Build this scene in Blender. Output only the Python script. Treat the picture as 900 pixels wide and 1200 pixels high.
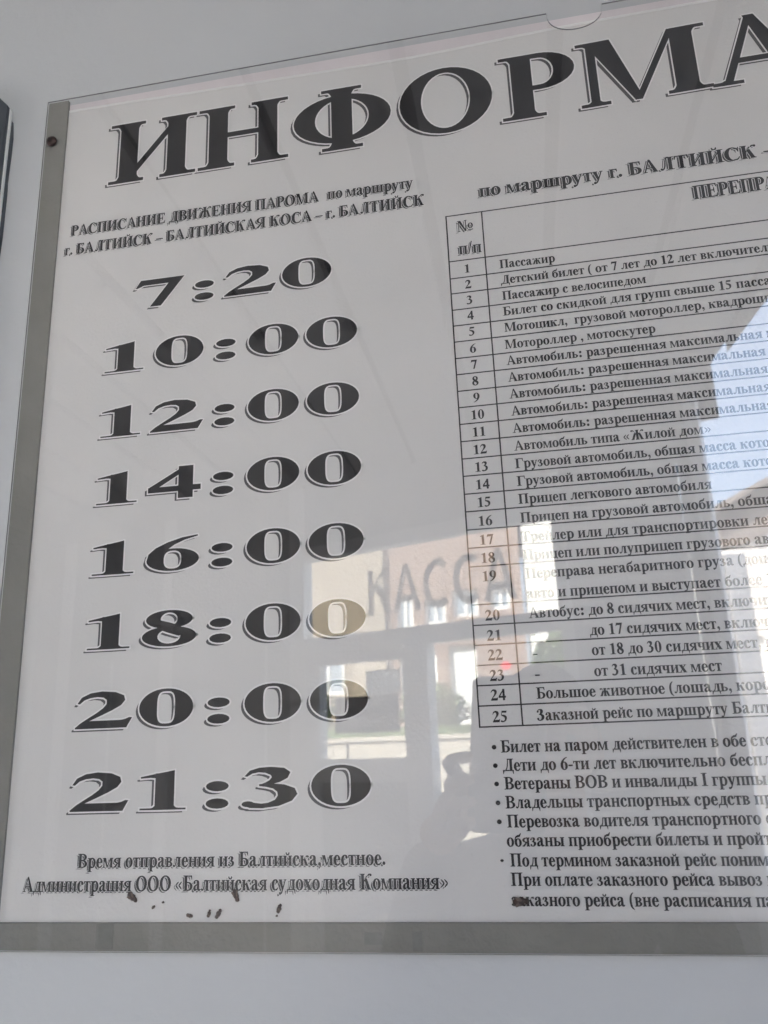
import bpy, bmesh, math, random
from mathutils import Vector, Matrix, noise
random.seed(7)
S = bpy.context.scene
C = S.collection
R = math.radians
for o in list(bpy.data.objects): bpy.data.objects.remove(o, do_unlink=True)

# ---------------------------------------------------------------- camera (a phone held 45 cm from the wall, tilted up)
CAM = Vector((0.0, -0.4525, 1.60))
cd = bpy.data.cameras.new('camera'); cam = bpy.data.objects.new('camera', cd); C.objects.link(cam)
right = Vector((0.98372555, 0.17608486, -0.03575145)); down = Vector((-0.08206208, 0.263291, -0.96121988)); fwd = Vector((-0.15984323, 0.9485104, 0.27345598))
fwd.normalize(); right = (right - fwd * right.dot(fwd)).normalized(); up = right.cross(fwd)
MW = Matrix((right, up, -fwd)).transposed().to_4x4(); MW.translation = CAM
cam.matrix_world = MW
cd.sensor_fit = 'VERTICAL'; cd.sensor_height = 36.0; cd.lens = 940.8 / 1200 * 36
cd.clip_start = 0.01; cd.clip_end = 400
cd.dof.use_dof = True; cd.dof.focus_distance = 0.50; cd.dof.aperture_fstop = 16.0
S.camera = cam

# ---------------------------------------------------------------- sky, sun, exposure
SUN_EL, SUN_AZ = R(40), R(-38)           # azimuth from +y towards +x: the sun stands behind the notice wall
w = bpy.data.worlds.new('World'); S.world = w; w.use_nodes = True
nt = w.node_tree; nt.nodes.clear()
sky = nt.nodes.new('ShaderNodeTexSky'); sky.sky_type = 'NISHITA'; sky.sun_disc = False
sky.sun_elevation = SUN_EL; sky.sun_rotation = SUN_AZ; sky.air_density = 1.0; sky.dust_density = 4.0; sky.ozone_density = 1.0
bg = nt.nodes.new('ShaderNodeBackground'); bg.inputs[1].default_value = 0.15
wo = nt.nodes.new('ShaderNodeOutputWorld'); tcw = nt.nodes.new('ShaderNodeTexCoord'); nz = nt.nodes.new('ShaderNodeTexNoise'); nz.inputs['Scale'].default_value = 2.2; nz.inputs['Detail'].default_value = 7
mrw = nt.nodes.new('ShaderNodeMapRange'); mrw.inputs[1].default_value = .35; mrw.inputs[2].default_value = .7; mrw.inputs[3].default_value = .75; mrw.inputs[4].default_value = 1.25
veil = nt.nodes.new('ShaderNodeMix'); veil.data_type = 'RGBA'; veil.blend_type = 'ADD'; veil.inputs[7].default_value = (1.75, 1.95, 2.3, 1)   # thin high cloud
nt.links.new(tcw.outputs['Generated'], nz.inputs['Vector']); nt.links.new(nz.outputs['Fac'], mrw.inputs[0]); nt.links.new(mrw.outputs[0], veil.inputs[0]); veil.clamp_factor = False
nt.links.new(sky.outputs[0], veil.inputs[6]); nt.links.new(veil.outputs[2], bg.inputs[0]); nt.links.new(bg.outputs[0], wo.inputs[0])
sd = bpy.data.lights.new('sun', 'SUN'); sd.energy = 5.0; sd.angle = R(0.5); sd.color = (1.0, 0.965, 0.90)
sun = bpy.data.objects.new('sun', sd); C.objects.link(sun); sun.location = (-4, 8, 12)
sv = Vector((math.sin(SUN_AZ) * math.cos(SUN_EL), math.cos(SUN_AZ) * math.cos(SUN_EL), math.sin(SUN_EL)))
sun.rotation_euler = sv.to_track_quat('Z', 'Y').to_euler()
S.view_settings.view_transform = 'Standard'; S.view_settings.look = 'None'
S.view_settings.gamma = 1.0; S.view_settings.use_curve_mapping = False
S.view_settings.exposure = 2.97
S.cycles.use_denoising = True
S.cycles.max_bounces = 10; S.cycles.transparent_max_bounces = 24; S.cycles.glossy_bounces = 5; S.cycles.diffuse_bounces = 5
S.cycles.sample_clamp_indirect = 8.0; S.cycles.caustics_reflective = False; S.cycles.caustics_refractive = False

# ---------------------------------------------------------------- materials
def mat(name, col, rough=.6, metal=0, var=0, scale=8, bump=0, bscale=None, spec=.5, col2=None, coat=0):
    m = bpy.data.materials.new(name); m.use_nodes = True
    t = m.node_tree; b = t.nodes['Principled BSDF']
    b.inputs['Roughness'].default_value = rough; b.inputs['Metallic'].default_value = metal
    b.inputs['Specular IOR Level'].default_value = spec; b.inputs['Coat Weight'].default_value = coat
    c = (*col, 1); b.inputs['Base Color'].default_value = c
    tc = t.nodes.new('ShaderNodeTexCoord')
    if var or col2:
        n = t.nodes.new('ShaderNodeTexNoise'); n.inputs['Scale'].default_value = scale; n.inputs['Detail'].default_value = 6; n.inputs['Roughness'].default_value = .6
        t.links.new(tc.outputs['Object'], n.inputs['Vector'])
        r = t.nodes.new('ShaderNodeValToRGB'); r.color_ramp.elements[0].position = .3; r.color_ramp.elements[1].position = .7
        d = col2 or tuple(max(0, x * (1 - var)) for x in col); e = col if col2 else tuple(min(1, x * (1 + var)) for x in col)
        r.color_ramp.elements[0].color = (*d, 1); r.color_ramp.elements[1].color = (*e, 1)
        t.links.new(n.outputs['Fac'], r.inputs[0]); t.links.new(r.outputs[0], b.inputs['Base Color'])
    if bump:
        n2 = t.nodes.new('ShaderNodeTexNoise'); n2.inputs['Scale'].default_value = bscale or scale * 4; n2.inputs['Detail'].default_value = 5
        bp = t.nodes.new('ShaderNodeBump'); bp.inputs['Strength'].default_value = bump; bp.inputs['Distance'].default_value = .002
        t.links.new(tc.outputs['Object'], n2.inputs['Vector']); t.links.new(n2.outputs['Fac'], bp.inputs['Height']); t.links.new(bp.outputs[0], b.inputs['Normal'])
    return m
def clear(name, ior=1.49, k=1.8, rough=0.0, dust=0.0, dustcol=(.7, .68, .68), tint=(1, 1, 1), wave=0, wscale=6):
    """clear sheet: lets the light straight through, mirrors by Fresnel (both faces, hence k), a trace of dust"""
    m = bpy.data.materials.new(name); m.use_nodes = True; t = m.node_tree; t.nodes.clear()
    out = t.nodes.new('ShaderNodeOutputMaterial'); tr = t.nodes.new('ShaderNodeBsdfTransparent'); gl = t.nodes.new('ShaderNodeBsdfGlossy')
    geo = t.nodes.new('ShaderNodeNewGeometry'); dt = t.nodes.new('ShaderNodeVectorMath'); dt.operation = 'DOT_PRODUCT'
    fr = t.nodes.new('ShaderNodeMapRange'); pw = t.nodes.new('ShaderNodeMath'); pw.operation = 'POWER'; pw.inputs[1].default_value = 5; ab = t.nodes.new('ShaderNodeMath'); ab.operation = 'ABSOLUTE'; om = t.nodes.new('ShaderNodeMath'); om.operation = 'SUBTRACT'; om.inputs[0].default_value = 1; om.use_clamp = True
    mu = t.nodes.new('ShaderNodeMath'); mx = t.nodes.new('ShaderNodeMixShader')
    tr.inputs[0].default_value = (*tint, 1); gl.inputs['Color'].default_value = (1, 1, 1, 1); gl.inputs['Roughness'].default_value = rough
    f0 = ((ior - 1) / (ior + 1)) ** 2; fr.inputs[3].default_value = f0; fr.inputs[4].default_value = 1.0
    for a_, b_ in ((geo.outputs['Incoming'], dt.inputs[0]), (geo.outputs['Normal'], dt.inputs[1]), (dt.outputs['Value'], ab.inputs[0]), (ab.outputs[0], om.inputs[1]), (om.outputs[0], pw.inputs[0]), (pw.outputs[0], fr.inputs[0])): t.links.new(a_, b_)
    mu.operation = 'MULTIPLY'; mu.use_clamp = True; mu.inputs[1].default_value = k
    t.links.new(fr.outputs['Result'], mu.inputs[0]); t.links.new(mu.outputs[0], mx.inputs[0])
    if wave:
        tc = t.nodes.new('ShaderNodeTexCoord'); n = t.nodes.new('ShaderNodeTexNoise'); n.inputs['Scale'].default_value = wscale; n.inputs['Detail'].default_value = 1.5
        bp = t.nodes.new('ShaderNodeBump'); bp.inputs['Strength'].default_value = 1; bp.inputs['Distance'].default_value = wave
        t.links.new(tc.outputs['Object'], n.inputs['Vector']); t.links.new(n.outputs['Fac'], bp.inputs['Height']); t.links.new(bp.outputs[0], gl.inputs['Normal'])
    if dust:
        tc = t.nodes.new('ShaderNodeTexCoord')
        df = t.nodes.new('ShaderNodeBsdfDiffuse'); df.inputs[0].default_value = (*dustcol, 1); m2 = t.nodes.new('ShaderNodeMixShader')
        n = t.nodes.new('ShaderNodeTexNoise'); n.inputs['Scale'].default_value = 14; n.inputs['Detail'].default_value = 9; n.inputs['Roughness'].default_value = .7
        mr = t.nodes.new('ShaderNodeMapRange'); mr.inputs[1].default_value = .3; mr.inputs[2].default_value = .8; mr.inputs[3].default_value = dust * .6; mr.inputs[4].default_value = dust * 1.6
        n3 = t.nodes.new('ShaderNodeTexNoise'); n3.inputs['Scale'].default_value = 900; n3.inputs['Detail'].default_value = 1
        mr3 = t.nodes.new('ShaderNodeMapRange'); mr3.inputs[1].default_value = .70; mr3.inputs[2].default_value = .78; mr3.inputs[3].default_value = 0; mr3.inputs[4].default_value = .05
        ad = t.nodes.new('ShaderNodeMath'); ad.operation = 'ADD'
        t.links.new(tc.outputs['Object'], n.inputs['Vector']); t.links.new(tc.outputs['Object'], n3.inputs['Vector'])
        t.links.new(n.outputs['Fac'], mr.inputs[0]); t.links.new(n3.outputs['Fac'], mr3.inputs[0]); t.links.new(mr.outputs[0], ad.inputs[0]); t.links.new(mr3.outputs[0], ad.inputs[1])
        t.links.new(ad.outputs[0], m2.inputs[0]); t.links.new(tr.outputs[0], m2.inputs[1]); t.links.new(df.outputs[0], m2.inputs[2]); t.links.new(m2.outputs[0], mx.inputs[1])
    else: t.links.new(tr.outputs[0], mx.inputs[1])
    t.links.new(gl.outputs[0], mx.inputs[2]); t.links.new(mx.outputs[0], out.inputs[0])
    return m
M = dict(
    wall=mat('painted_wall', (.495, .505, .52), .55, var=.035, scale=3, bump=.25, bscale=160),
    paper=mat('printed_sheet', (.672, .657, .648), .65, var=.03, scale=10, bump=.12, bscale=500),
    ink=mat('black_print', (.013, .011, .0125), .5),
    halo=mat('white_outline_and_lit_curl', (.79, .78, .775), .6),
    shade=mat('dark_print_shadow', (.075, .07, .075), .55),
    tape=mat('grey_foam_tape', (.222, .215, .198), .85, var=.07, scale=30, bump=.3, bscale=300),
    pink=mat('pale_film_tape', (.70, .645, .66), .5, var=.05, scale=25),
    core=mat('board_core', (.33, .33, .33), .6),
    edge_pale=mat('pale_acrylic_edge', (.25, .25, .245), .5),
    edge=mat('cut_acrylic_edge', (.26, .26, .27), .35),
    acrylic=clear('acrylic_sheet', 1.49, 2.0, .010, dust=.007, wave=.0000035, wscale=4),
    acrylic_back=clear('acrylic_rear_face', 1.49, 0.0),
    glass=clear('window_glass', 1.5, .95, .0, tint=(.96, .975, .97)),
    screw=mat('dark_screw', (.055, .035, .032), .4, metal=.6),
    slot=mat('screw_recess', (.01, .008, .008), .6),
    slate=mat('dark_blue_grey_board', (.052, .06, .072), .45, var=.06, scale=20),
    white=mat('white_pvc', (.72, .73, .73), .35, var=.02, scale=6),
    panel=mat('grey_panel', (.42, .43, .44), .5, var=.05, scale=5),
    groove=mat('panel_groove', (.06, .06, .06), .7),
    ceil=mat('ceiling_panel', (.40, .40, .395), .5, var=.03, scale=4),
    floor=mat('floor_tile', (.16, .16, .165), .5, var=.12, scale=7),
    grout=mat('tile_grout', (.20, .19, .18), .9),
    letter=clear('dark_vinyl_letter', 1.4, .8, .1, tint=(.30, .29, .28)),
    notice=mat('white_notice_paper', (.78, .78, .78), .6, var=.03, scale=20),
    sign_dark=mat('dark_notice_board', (.09, .09, .10), .5),
    metal=mat('brushed_metal', (.55, .55, .55), .3, metal=1),
    brick=mat('orange_brick', (.25, .165, .125), .9, var=.2, scale=9),
    brick_pale=mat('pale_render', (.31, .26, .195), .9, var=.08, scale=3),
    mortar=mat('brick_mortar', (.42, .36, .30), .95, var=.1, scale=6),
    farframe=mat('white_window_frame', (.80, .80, .78), .5, var=.02, scale=5),
    farglass=mat('far_window_glass', (.30, .36, .42), .08, spec=1.0),
    roof=mat('roof_sheet', (.20, .17, .15), .7, var=.15, scale=3),
    render=mat('white_render', (.80, .785, .755), .85, var=.06, scale=2),
    concrete=mat('sunlit_concrete', (.46, .42, .35), .9, var=.12, scale=3, bump=.3),
    asphalt=mat('asphalt', (.13, .13, .13), .95, var=.2, scale=4, bump=.3),
    paving=mat('street_paving', (.22, .21, .20), .95, var=.12, scale=2),
    grass=mat('grass', (.09, .13, .045), .9, var=.4, scale=2),
    leaf=mat('leaf', (.07, .12, .035), .6, col2=(.12, .17, .06), scale=2),
    bark=mat('bark', (.16, .12, .09), .9, var=.3, scale=8),
    red=mat('red_sign_paint', (.75, .04, .05), .4),
    steel=mat('galvanised_post', (.42, .43, .44), .4, metal=.7),
    skin=mat('skin', (.50, .31, .23), .55, var=.06, scale=20),
    shirt=mat('dark_grey_jacket', (.07, .072, .08), .85, var=.15, scale=12, bump=.4),
    trousers=mat('dark_trousers', (.035, .04, .055), .9, var=.15, scale=15),
    hair=mat('dark_hair', (.03, .022, .018), .6, var=.3, scale=60),
    shoe=mat('black_shoe', (.02, .02, .02), .4),
    phone=mat('dark_phone_case', (.018, .018, .022), .35),
    lens=mat('phone_lens_glass', (.01, .01, .012), .05, spec=1),
    eye=mat('eye', (.22, .20, .19), .3),
    wing=mat('insect_wing', (.12, .085, .068), .5, var=.3, scale=900),
    bug=mat('insect_body', (.048, .025, .019), .5, var=.3, scale=900),
    speck=mat('dirt_speck', (.05, .035, .03), .8),
)

t_ = M['notice'].node_tree; tl_ = t_.nodes.new('ShaderNodeBsdfTranslucent'); tl_.inputs[0].default_value = (.8, .8, .78, 1); ms_ = t_.nodes.new('ShaderNodeMixShader'); ms_.inputs[0].default_value = .6
t_.links.new(t_.nodes['Principled BSDF'].outputs[0], ms_.inputs[1]); t_.links.new(tl_.outputs[0], ms_.inputs[2]); t_.links.new(ms_.outputs[0], t_.nodes['Material Output'].inputs[0])
# ---------------------------------------------------------------- object helpers
def tag(o, label=None, cat=None, group=None, kind=None):
    if label: o['label'] = label
    if cat: o['category'] = cat
    if group: o['group'] = group
    if kind: o['kind'] = kind
    return o
def thing(name, label, cat, loc=(0, 0, 0), rz=0, group=None):
    o = bpy.data.objects.new(name, None); o.empty_display_size = .1; C.objects.link(o); o.location = loc; o.rotation_euler = (0, 0, rz)
    return tag(o, label, cat, group)
def obj(name, bm, m, parent=None, loc=None, smooth=False):
    me = bpy.data.meshes.new(name)
    bmesh.ops.recalc_face_normals(bm, faces=bm.faces)
    bm.to_mesh(me); bm.free()
    for x in (m if isinstance(m, (list, tuple)) else [m]): me.materials.append(x)
    if smooth:
        for p in me.polygons: p.use_smooth = True
    o = bpy.data.objects.new(name, me); C.objects.link(o)
    if parent: o.parent = parent
    if loc: o.location = loc
    return o
def bx(bm, x0, x1, y0, y1, z0, z1, mi=0, bev=0):
    vs = [bm.verts.new(p) for p in ((x0, y0, z0), (x1, y0, z0), (x1, y1, z0), (x0, y1, z0), (x0, y0, z1), (x1, y0, z1), (x1, y1, z1), (x0, y1, z1))]
    fs = [bm.faces.new([vs[i] for i in f]) for f in ((0, 3, 2, 1), (4, 5, 6, 7), (0, 1, 5, 4), (1, 2, 6, 5), (2, 3, 7, 6), (3, 0, 4, 7))]
    for f in fs: f.material_index = mi
    if bev:
        es = list({e for f in fs for e in f.edges})
        bmesh.ops.bevel(bm, geom=es, offset=bev, segments=2, affect='EDGES', profile=.5)
    return fs
def box(name, m, parent, x0, x1, y0, y1, z0, z1, bev=0, kind=None):
    bm = bmesh.new(); bx(bm, x0, x1, y0, y1, z0, z1, 0, bev); o = obj(name, bm, m, parent)
    if kind: o['kind'] = kind
    return o
def prism(bm, pts, y0, y1, mi=0):
    """outline in x-z, extruded from y0 (front) to y1"""
    a = [bm.verts.new((x, y0, z)) for x, z in pts]; b = [bm.verts.new((x, y1, z)) for x, z in pts]
    n = len(pts); f1 = bm.faces.new(a); f2 = bm.faces.new(b[::-1])
    side = [bm.faces.new((a[i], b[i], b[(i + 1) % n], a[(i + 1) % n])) for i in range(n)]
    return f1, f2, side
def cyl(bm, p0, p1, r0, r1=None, n=12, cap=True):
    r1 = r0 if r1 is None else r1
    p0, p1 = Vector(p0), Vector(p1); d = (p1 - p0).normalized(); a = d.orthogonal().normalized(); b = d.cross(a)
    A = [bm.verts.new(p0 + (a * math.cos(2 * math.pi * i / n) + b * math.sin(2 * math.pi * i / n)) * r0) for i in range(n)]
    B = [bm.verts.new(p1 + (a * math.cos(2 * math.pi * i / n) + b * math.sin(2 * math.pi * i / n)) * r1) for i in range(n)]
    for i in range(n): bm.faces.new((A[i], A[(i + 1) % n], B[(i + 1) % n], B[i]))
    if cap: bm.faces.new(A[::-1]); bm.faces.new(B)
def ball(bm, c, r, sc=(1, 1, 1), rot=None, seg=10, ring=7):
    m = Matrix.Translation(c) @ (rot or Matrix.Identity(4)) @ Matrix.Diagonal((*sc, 1))
    bmesh.ops.create_uvsphere(bm, u_segments=seg, v_segments=ring, radius=r, matrix=m)
# ---------------------------------------------------------------- lettering: a bold serif alphabet drawn as strips
NSEG = 9
def _ell(cx, cy, rx, ry, a0, a1, n=None, p=2.0):
    n = n or max(4, int(abs(a1 - a0) / 360 * NSEG * 4))
    out = []
    for i in range(n + 1):
        a = math.radians(a0 + (a1 - a0) * i / n)
        c, s = math.cos(a), math.sin(a)
        out.append((cx + rx * math.copysign(abs(c) ** (2 / p), c), cy + ry * math.copysign(abs(s) ** (2 / p), s)))
    return out
def _ring(cx, cy, rx, ry, ix, iy, a0=0, a1=360, dx=0, p=2.0):
    n = max(5, int(abs(a1 - a0) / 360 * NSEG * 4))
    return [(_ell(cx, cy, rx, ry, a0, a1, n), _ell(cx + dx, cy, ix, iy, a0, a1, n, p))]
def _disc(cx, cy, rx, ry=None):
    ry = ry or rx
    return [(_ell(cx, cy, rx, ry, 180, 0, 8), _ell(cx, cy, rx, ry, -180, 0, 8))]
def _bar(x0, x1, y0, y1): return [([(x0, y0), (x1, y0)], [(x0, y1), (x1, y1)])]
def _quad(a, b, c, d): return [([a, b], [d, c])]
def _strip(l, r): return [(l, r)]
def _dbowl(x0, xc, xr, yb, yt, tx, tt, tb):
    n = max(6, int(NSEG * 1.6))
    o = [(x0, yt)] + _ell(xc, (yt + yb) / 2, xr - xc, (yt - yb) / 2, 90, -90, n) + [(x0, yb)]
    i = [(x0, yt - tt)] + _ell(xc, (yt - tt + yb + tb) / 2, max(xr - tx - xc, 20), (yt - tt - yb - tb) / 2, 90, -90, n) + [(x0, yb + tb)]
    return [(o, i)]
def _stroke(pts, n=3):
    P = []
    for k in range(len(pts) - 1):
        p0 = pts[max(k - 1, 0)]; p1 = pts[k]; p2 = pts[k + 1]; p3 = pts[min(k + 2, len(pts) - 1)]
        for j in range(n):
            t = j / n
            P.append(tuple(0.5 * (2 * b + (c - a) * t + (2 * a - 5 * b + 4 * c - d) * t * t + (3 * b - a - 3 * c + d) * t ** 3)
                           for a, b, c, d in zip(p0, p1, p2, p3)))
    P.append(tuple(pts[-1]))
    L, R = [], []
    for k, (x, y, w) in enumerate(P):
        a = P[max(k - 1, 0)]; b = P[min(k + 1, len(P) - 1)]
        dx, dy = b[0] - a[0], b[1] - a[1]; q = math.hypot(dx, dy) or 1
        nx, ny = -dy / q * w / 2, dx / q * w / 2
        L.append((x + nx, y + ny)); R.append((x - nx, y - ny))
    return [(L, R)]
def _serif(x0, x1, y, up, l, r, th=22, b=34, h=None):
    h = h if h is not None else (46 if x1 - x0 > 140 else 24)
    xs = []
    if l: xs += [(x0 - l, 0)] + [(x0 - b * f, (1 - f) ** 2.2) for f in (1, .6, .3, .1)] if l > b else [(x0 - l, 0), (x0 - l * .5, .2)]
    xs += [(x0, 1.0), (x1, 1.0)]
    if r: xs += ([(x1 + b * f, (1 - f) ** 2.2) for f in (.1, .3, .6, 1)] + [(x1 + r, 0)]) if r > b else [(x1 + r * .5, .2), (x1 + r, 0)]
    return [([(x, y) for x, _ in xs], [(x, y + up * (th + h * k)) for x, k in xs])]
def _stem(x0, x1, yb, yt, b=None, t=None):
    s = _bar(x0, x1, yb, yt)
    if b: s += _serif(x0, x1, yb, 1, *b)
    if t: s += _serif(x0, x1, yt, -1, *t)
    return s
def _breve(cx, y, k=1.0):
    return _stroke([(cx - 100 * k, y + 95, 34), (cx - 72 * k, y + 38, 52), (cx, y + 14, 40), (cx + 72 * k, y + 38, 52), (cx + 100 * k, y + 95, 34)]) + _disc(cx - 92 * k, y + 88, 30) + _disc(cx + 92 * k, y + 88, 30)
def _shift(s, dx, dy=0): return [([(x + dx, y + dy) for x, y in l], [(x + dx, y + dy) for x, y in r]) for l, r in s]
def _scale(s, kx, ky): return [([(x * kx, y * ky) for x, y in l], [(x * kx, y * ky) for x, y in r]) for l, r in s]
def _mirror(s, w): return [([(w - x, y) for x, y in l], [(w - x, y) for x, y in r]) for l, r in s]
def _turn(s, cx, cy): return [([(2 * cx - x, 2 * cy - y) for x, y in l], [(2 * cx - x, 2 * cy - y) for x, y in r]) for l, r in s]

def _set(H, S, m, o, up):
    """glyphs that capitals and small letters share; H height, S stem, m left margin, o serif reach"""
    g = {}
    t = 44 if up else 40
    oi = o * .66 if up else o * .58
    def pair(w, inner=True):
        a, b = m, w - m - S
        i = (oi if inner else 0)
        return a, b, _stem(a, a + S, 0, H, (o, oi), (o, i)) + _stem(b, b + S, 0, H, (oi, o), (i, o))
    W = {'н': 570, 'п': 570, 'и': 576, 'м': 693, 'т': 452, 'к': 565, 'в': 480, 'г': 400, 'л': 540, 'д': 540, 'ж': 720, 'ц': 570, 'я': 520, 'ь': 490, 'з': 413}
    if up: W = {'н': 778, 'п': 778, 'и': 778, 'м': 944, 'т': 667, 'к': 760, 'в': 667, 'г': 620, 'л': 740, 'д': 720, 'ж': 1040, 'ц': 778, 'я': 722, 'ь': 630, 'з': 576}
    w = W['н']; a, b, s = pair(w); g['н'] = (w, s + _bar(a + S, b, H * .49, H * .49 + t))
    w = W['п']; a, b, s = pair(w, False); g['п'] = (w, s + _bar(a + S, b, H - t, H))
    w = W['и']; a, b, s = pair(w)
    d = _quad((a + S - 4, H * .14), (b + 4, H * .74), (b + 4, H * .86), (a + S - 4, H * .26)); g['и'] = (w, s + d)
    g['й'] = (w, s + d + _breve(w / 2, H + (25 if up else 40), .95 if up else .9))
    w = W['ц']; a, b = m, w - m - S
    g['ц'] = (w, _stem(a, a + S, 0, H, (o, 0), (o, oi)) + _stem(b, b + S, 0, H, None, (oi, o)) + _bar(a + S, b, 0, t)
              + _strip([(b + S, t), (b + S + 40, t), (b + S + 62, t)], [(b + S, 0), (b + S + 30, -14), (b + S + 36, -H * .34)]))
    w = W['м']; a = m - (8 if up else 14); b = w - m - S + 6; th = 54 if up else 46; c = (a + b + S * .3) / 2
    g['м'] = (w, _bar(a, a + th, 0, H) + _serif(a, a + th, 0, 1, o * .82, o * .82) + _serif(a, a + th, H, -1, o * .8, 0)
              + _stem(b, b + S, 0, H, (oi, o), (0, o)) + _quad((a - 4, H), (c - 16, 0), (c + 26, 0 + H * .05), (a + S * 1.12, H))
              + _quad((c - 16, 0), (b - 12, H), (b + 30, H), (c + 26, 0)))
    w = W['т']; c = w / 2
    e = 25 if up else 18
    def flag(x, d, y=None, hh=None, ww=None):      # the down-turned tip of an arm
        y = H if y is None else y; hh = hh or H * .27; ww = ww or (S * .75)
        return _strip([(x, y), (x - d * ww * .45, y - t * .9), (x - d * ww, y - t * .95)][::1], [(x + d * 12, y - hh), (x - d * 14, y - hh), (x - d * ww * .55, y - t * 1.0)])
    g['т'] = (w, _stem(c - S / 2, c + S / 2, 0, H, (o, o), None) + _bar(e, w - e, H - t, H) + flag(e, -1) + flag(w - e, 1))
    w = W['г']
    g['г'] = (w, _stem(m, m + S, 0, H, (o, o), (o, 0)) + _bar(m + S, w - 22, H - t, H) + flag(w - 22, 1, hh=H * .3))
    w = W['в']
    g['в'] = (w, _bar(m, m + S, 0, H) + _serif(m, m + S, 0, 1, o, 0) + _serif(m, m + S, H, -1, o, 0)
              + _dbowl(m + S - 6, m + S + (60 if up else 30), w - (70 if up else 52), H * .50, H, S * .95, t * .9, t * .8)
              + _dbowl(m + S - 6, m + S + (70 if up else 36), w - (30 if up else 22), 0, H * .535, S, t * .8, t * .9))
    w = W['ь']
    g['ь'] = (w, _stem(m, m + S, 0, H, (o, 0), (o, oi)) + _dbowl(m + S - 6, m + S + (70 if up else 30), w - 28, 0, H * .56, S, t * .9, t * .9))
    w = W['л']; b = w - m - S
    leg = [(b + 5, H - t * .2, t * 1.25), (b - S * .55, H - t * .6, t * 1.2), (b - S * .95, H * .66, t * 1.05), (b - S * 1.2, H * .28, t * 1.05), (b - S * 1.75, H * .05, t * 1.0), (b - S * 2.3, H * .05, t)]
    g['л'] = (w, _stem(b, b + S, 0, H, (oi, o), (0, o)) + _bar(b - S * .75, b + 5, H - t, H) + _serif(b - S * .8, b - S * .3, H, -1, o * .6, 0, h=10)
              + _stroke(leg) + _disc(b - S * 2.22, H * .05 + 28, S * .34))
    w = W['д']; b = w - m - S + (10 if up else 12); f = H * (.25 if up else .34)
    g['д'] = (w, _bar(b, b + S, 0, H) + _bar(b - S * 1.05, b + S + o * .5, H - t, H) + _serif(b, b + S, H, -1, 0, o * .8)
              + _stroke([(b - S * .8, H - t, t), (b - S * .95, H * .62, t * 1.05), (b - S * 1.25, H * .28, t * 1.05), (b - S * 1.9, t * .4, t * 1.1)])
              + _bar(22, w - 14, 0, t)
              + _strip([(22, t), (22, -f)], [(22 + S * .55, 0), (40, -f)]) + _strip([(w - 14, t), (w - 14, -f)], [(w - 14 - S * .55, 0), (w - 32, -f)]))
    w = W['к']; x = m + S
    g['к'] = (w, _stem(m, m + S, 0, H, (o, oi * .8), (o, oi * .8))
              + _quad((x - 4, H * .44), (x + (w - x) * .52, H * .97), (x + (w - x) * .64, H * .97), (x - 4, H * .56))
              + _disc(w - m * .95, H - S * .33, S * .36) + _stroke([(x + (w - x) * .48, H * .88, t * 1.2), (x + (w - x) * .6, H - t * .6, t * 1.3), (w - m, H - t * .7, t)])
              + _quad((x + (w - x) * .10, H * .60), (x + (w - x) * .42, 0), (x + (w - x) * .42 + S * 1.12, 0), (x + (w - x) * .10 + S * .82, H * .70))
              + _serif(x + (w - x) * .44, x + (w - x) * .44 + S, 0, 1, o * .4, o * .6, h=14))
    w = W['ж']; c = w / 2
    s = _stem(c - S / 2, c + S / 2, 0, H, (o * .6, o * .6), (o * .6, o * .6))
    half = (_quad((c + S * .4, H * .45), (c + w * .25, H * .95), (c + w * .31, H * .95), (c + S * .4, H * .57))
            + _disc(c + w * .385, H - S * .34, S * .36) + _stroke([(c + w * .24, H * .88, t * 1.2), (c + w * .31, H - t * .6, t * 1.2), (c + w * .4, H - t * .7, t)])
            + _quad((c + w * .10, H * .60), (c + w * .25, 0), (c + w * .25 + S * 1.0, 0), (c + w * .10 + S * .75, H * .68))
            + _serif(c + w * .26, c + w * .26 + S * .9, 0, 1, o * .35, o * .5, h=14))
    g['ж'] = (w, s + half + _mirror(half, w))
    w = W['я']; x1 = w - m; x0 = x1 - S
    g['я'] = (w, _stem(x0, x1, 0, H, (oi * .8, o), (0, o)) + _mirror(_dbowl(w - x0 - 6, w - x0 + (55 if up else 26), w - (50 if up else 38), H * .43, H, S * .95, t * .9, t * .9), w)
              + _quad((x0 - (w * .12), H * .48), (30, 0), (30 + S * 1.0, 0), (x0 + 10, H * .48)) + _serif(40, 40 + S * .7, 0, 1, 26, 10, h=12))
    w = W['з']; k = w / 500; q = H / 688
    z = (_strip([(38, 500), (75, 620), (150, 685), (240, 700), (345, 672), (392, 590), (370, 490), (315, 420), (230, 375)],
                [(62, 500), (100, 590), (150, 640), (195, 655), (225, 630), (240, 570), (228, 480), (195, 410), (150, 372)])
         + _strip([(150, 392), (250, 398), (350, 370), (430, 300), (450, 200), (410, 90), (310, 10), (190, -14), (85, 10), (25, 90)],
                  [(150, 360), (200, 350), (255, 310), (290, 250), (295, 190), (280, 110), (235, 50), (175, 32), (110, 60), (50, 130)])
         + _disc(82, 545, 52) + _disc(72, 110, 54))
    g['з'] = (w, _scale(z, k, q))
    return g

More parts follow.
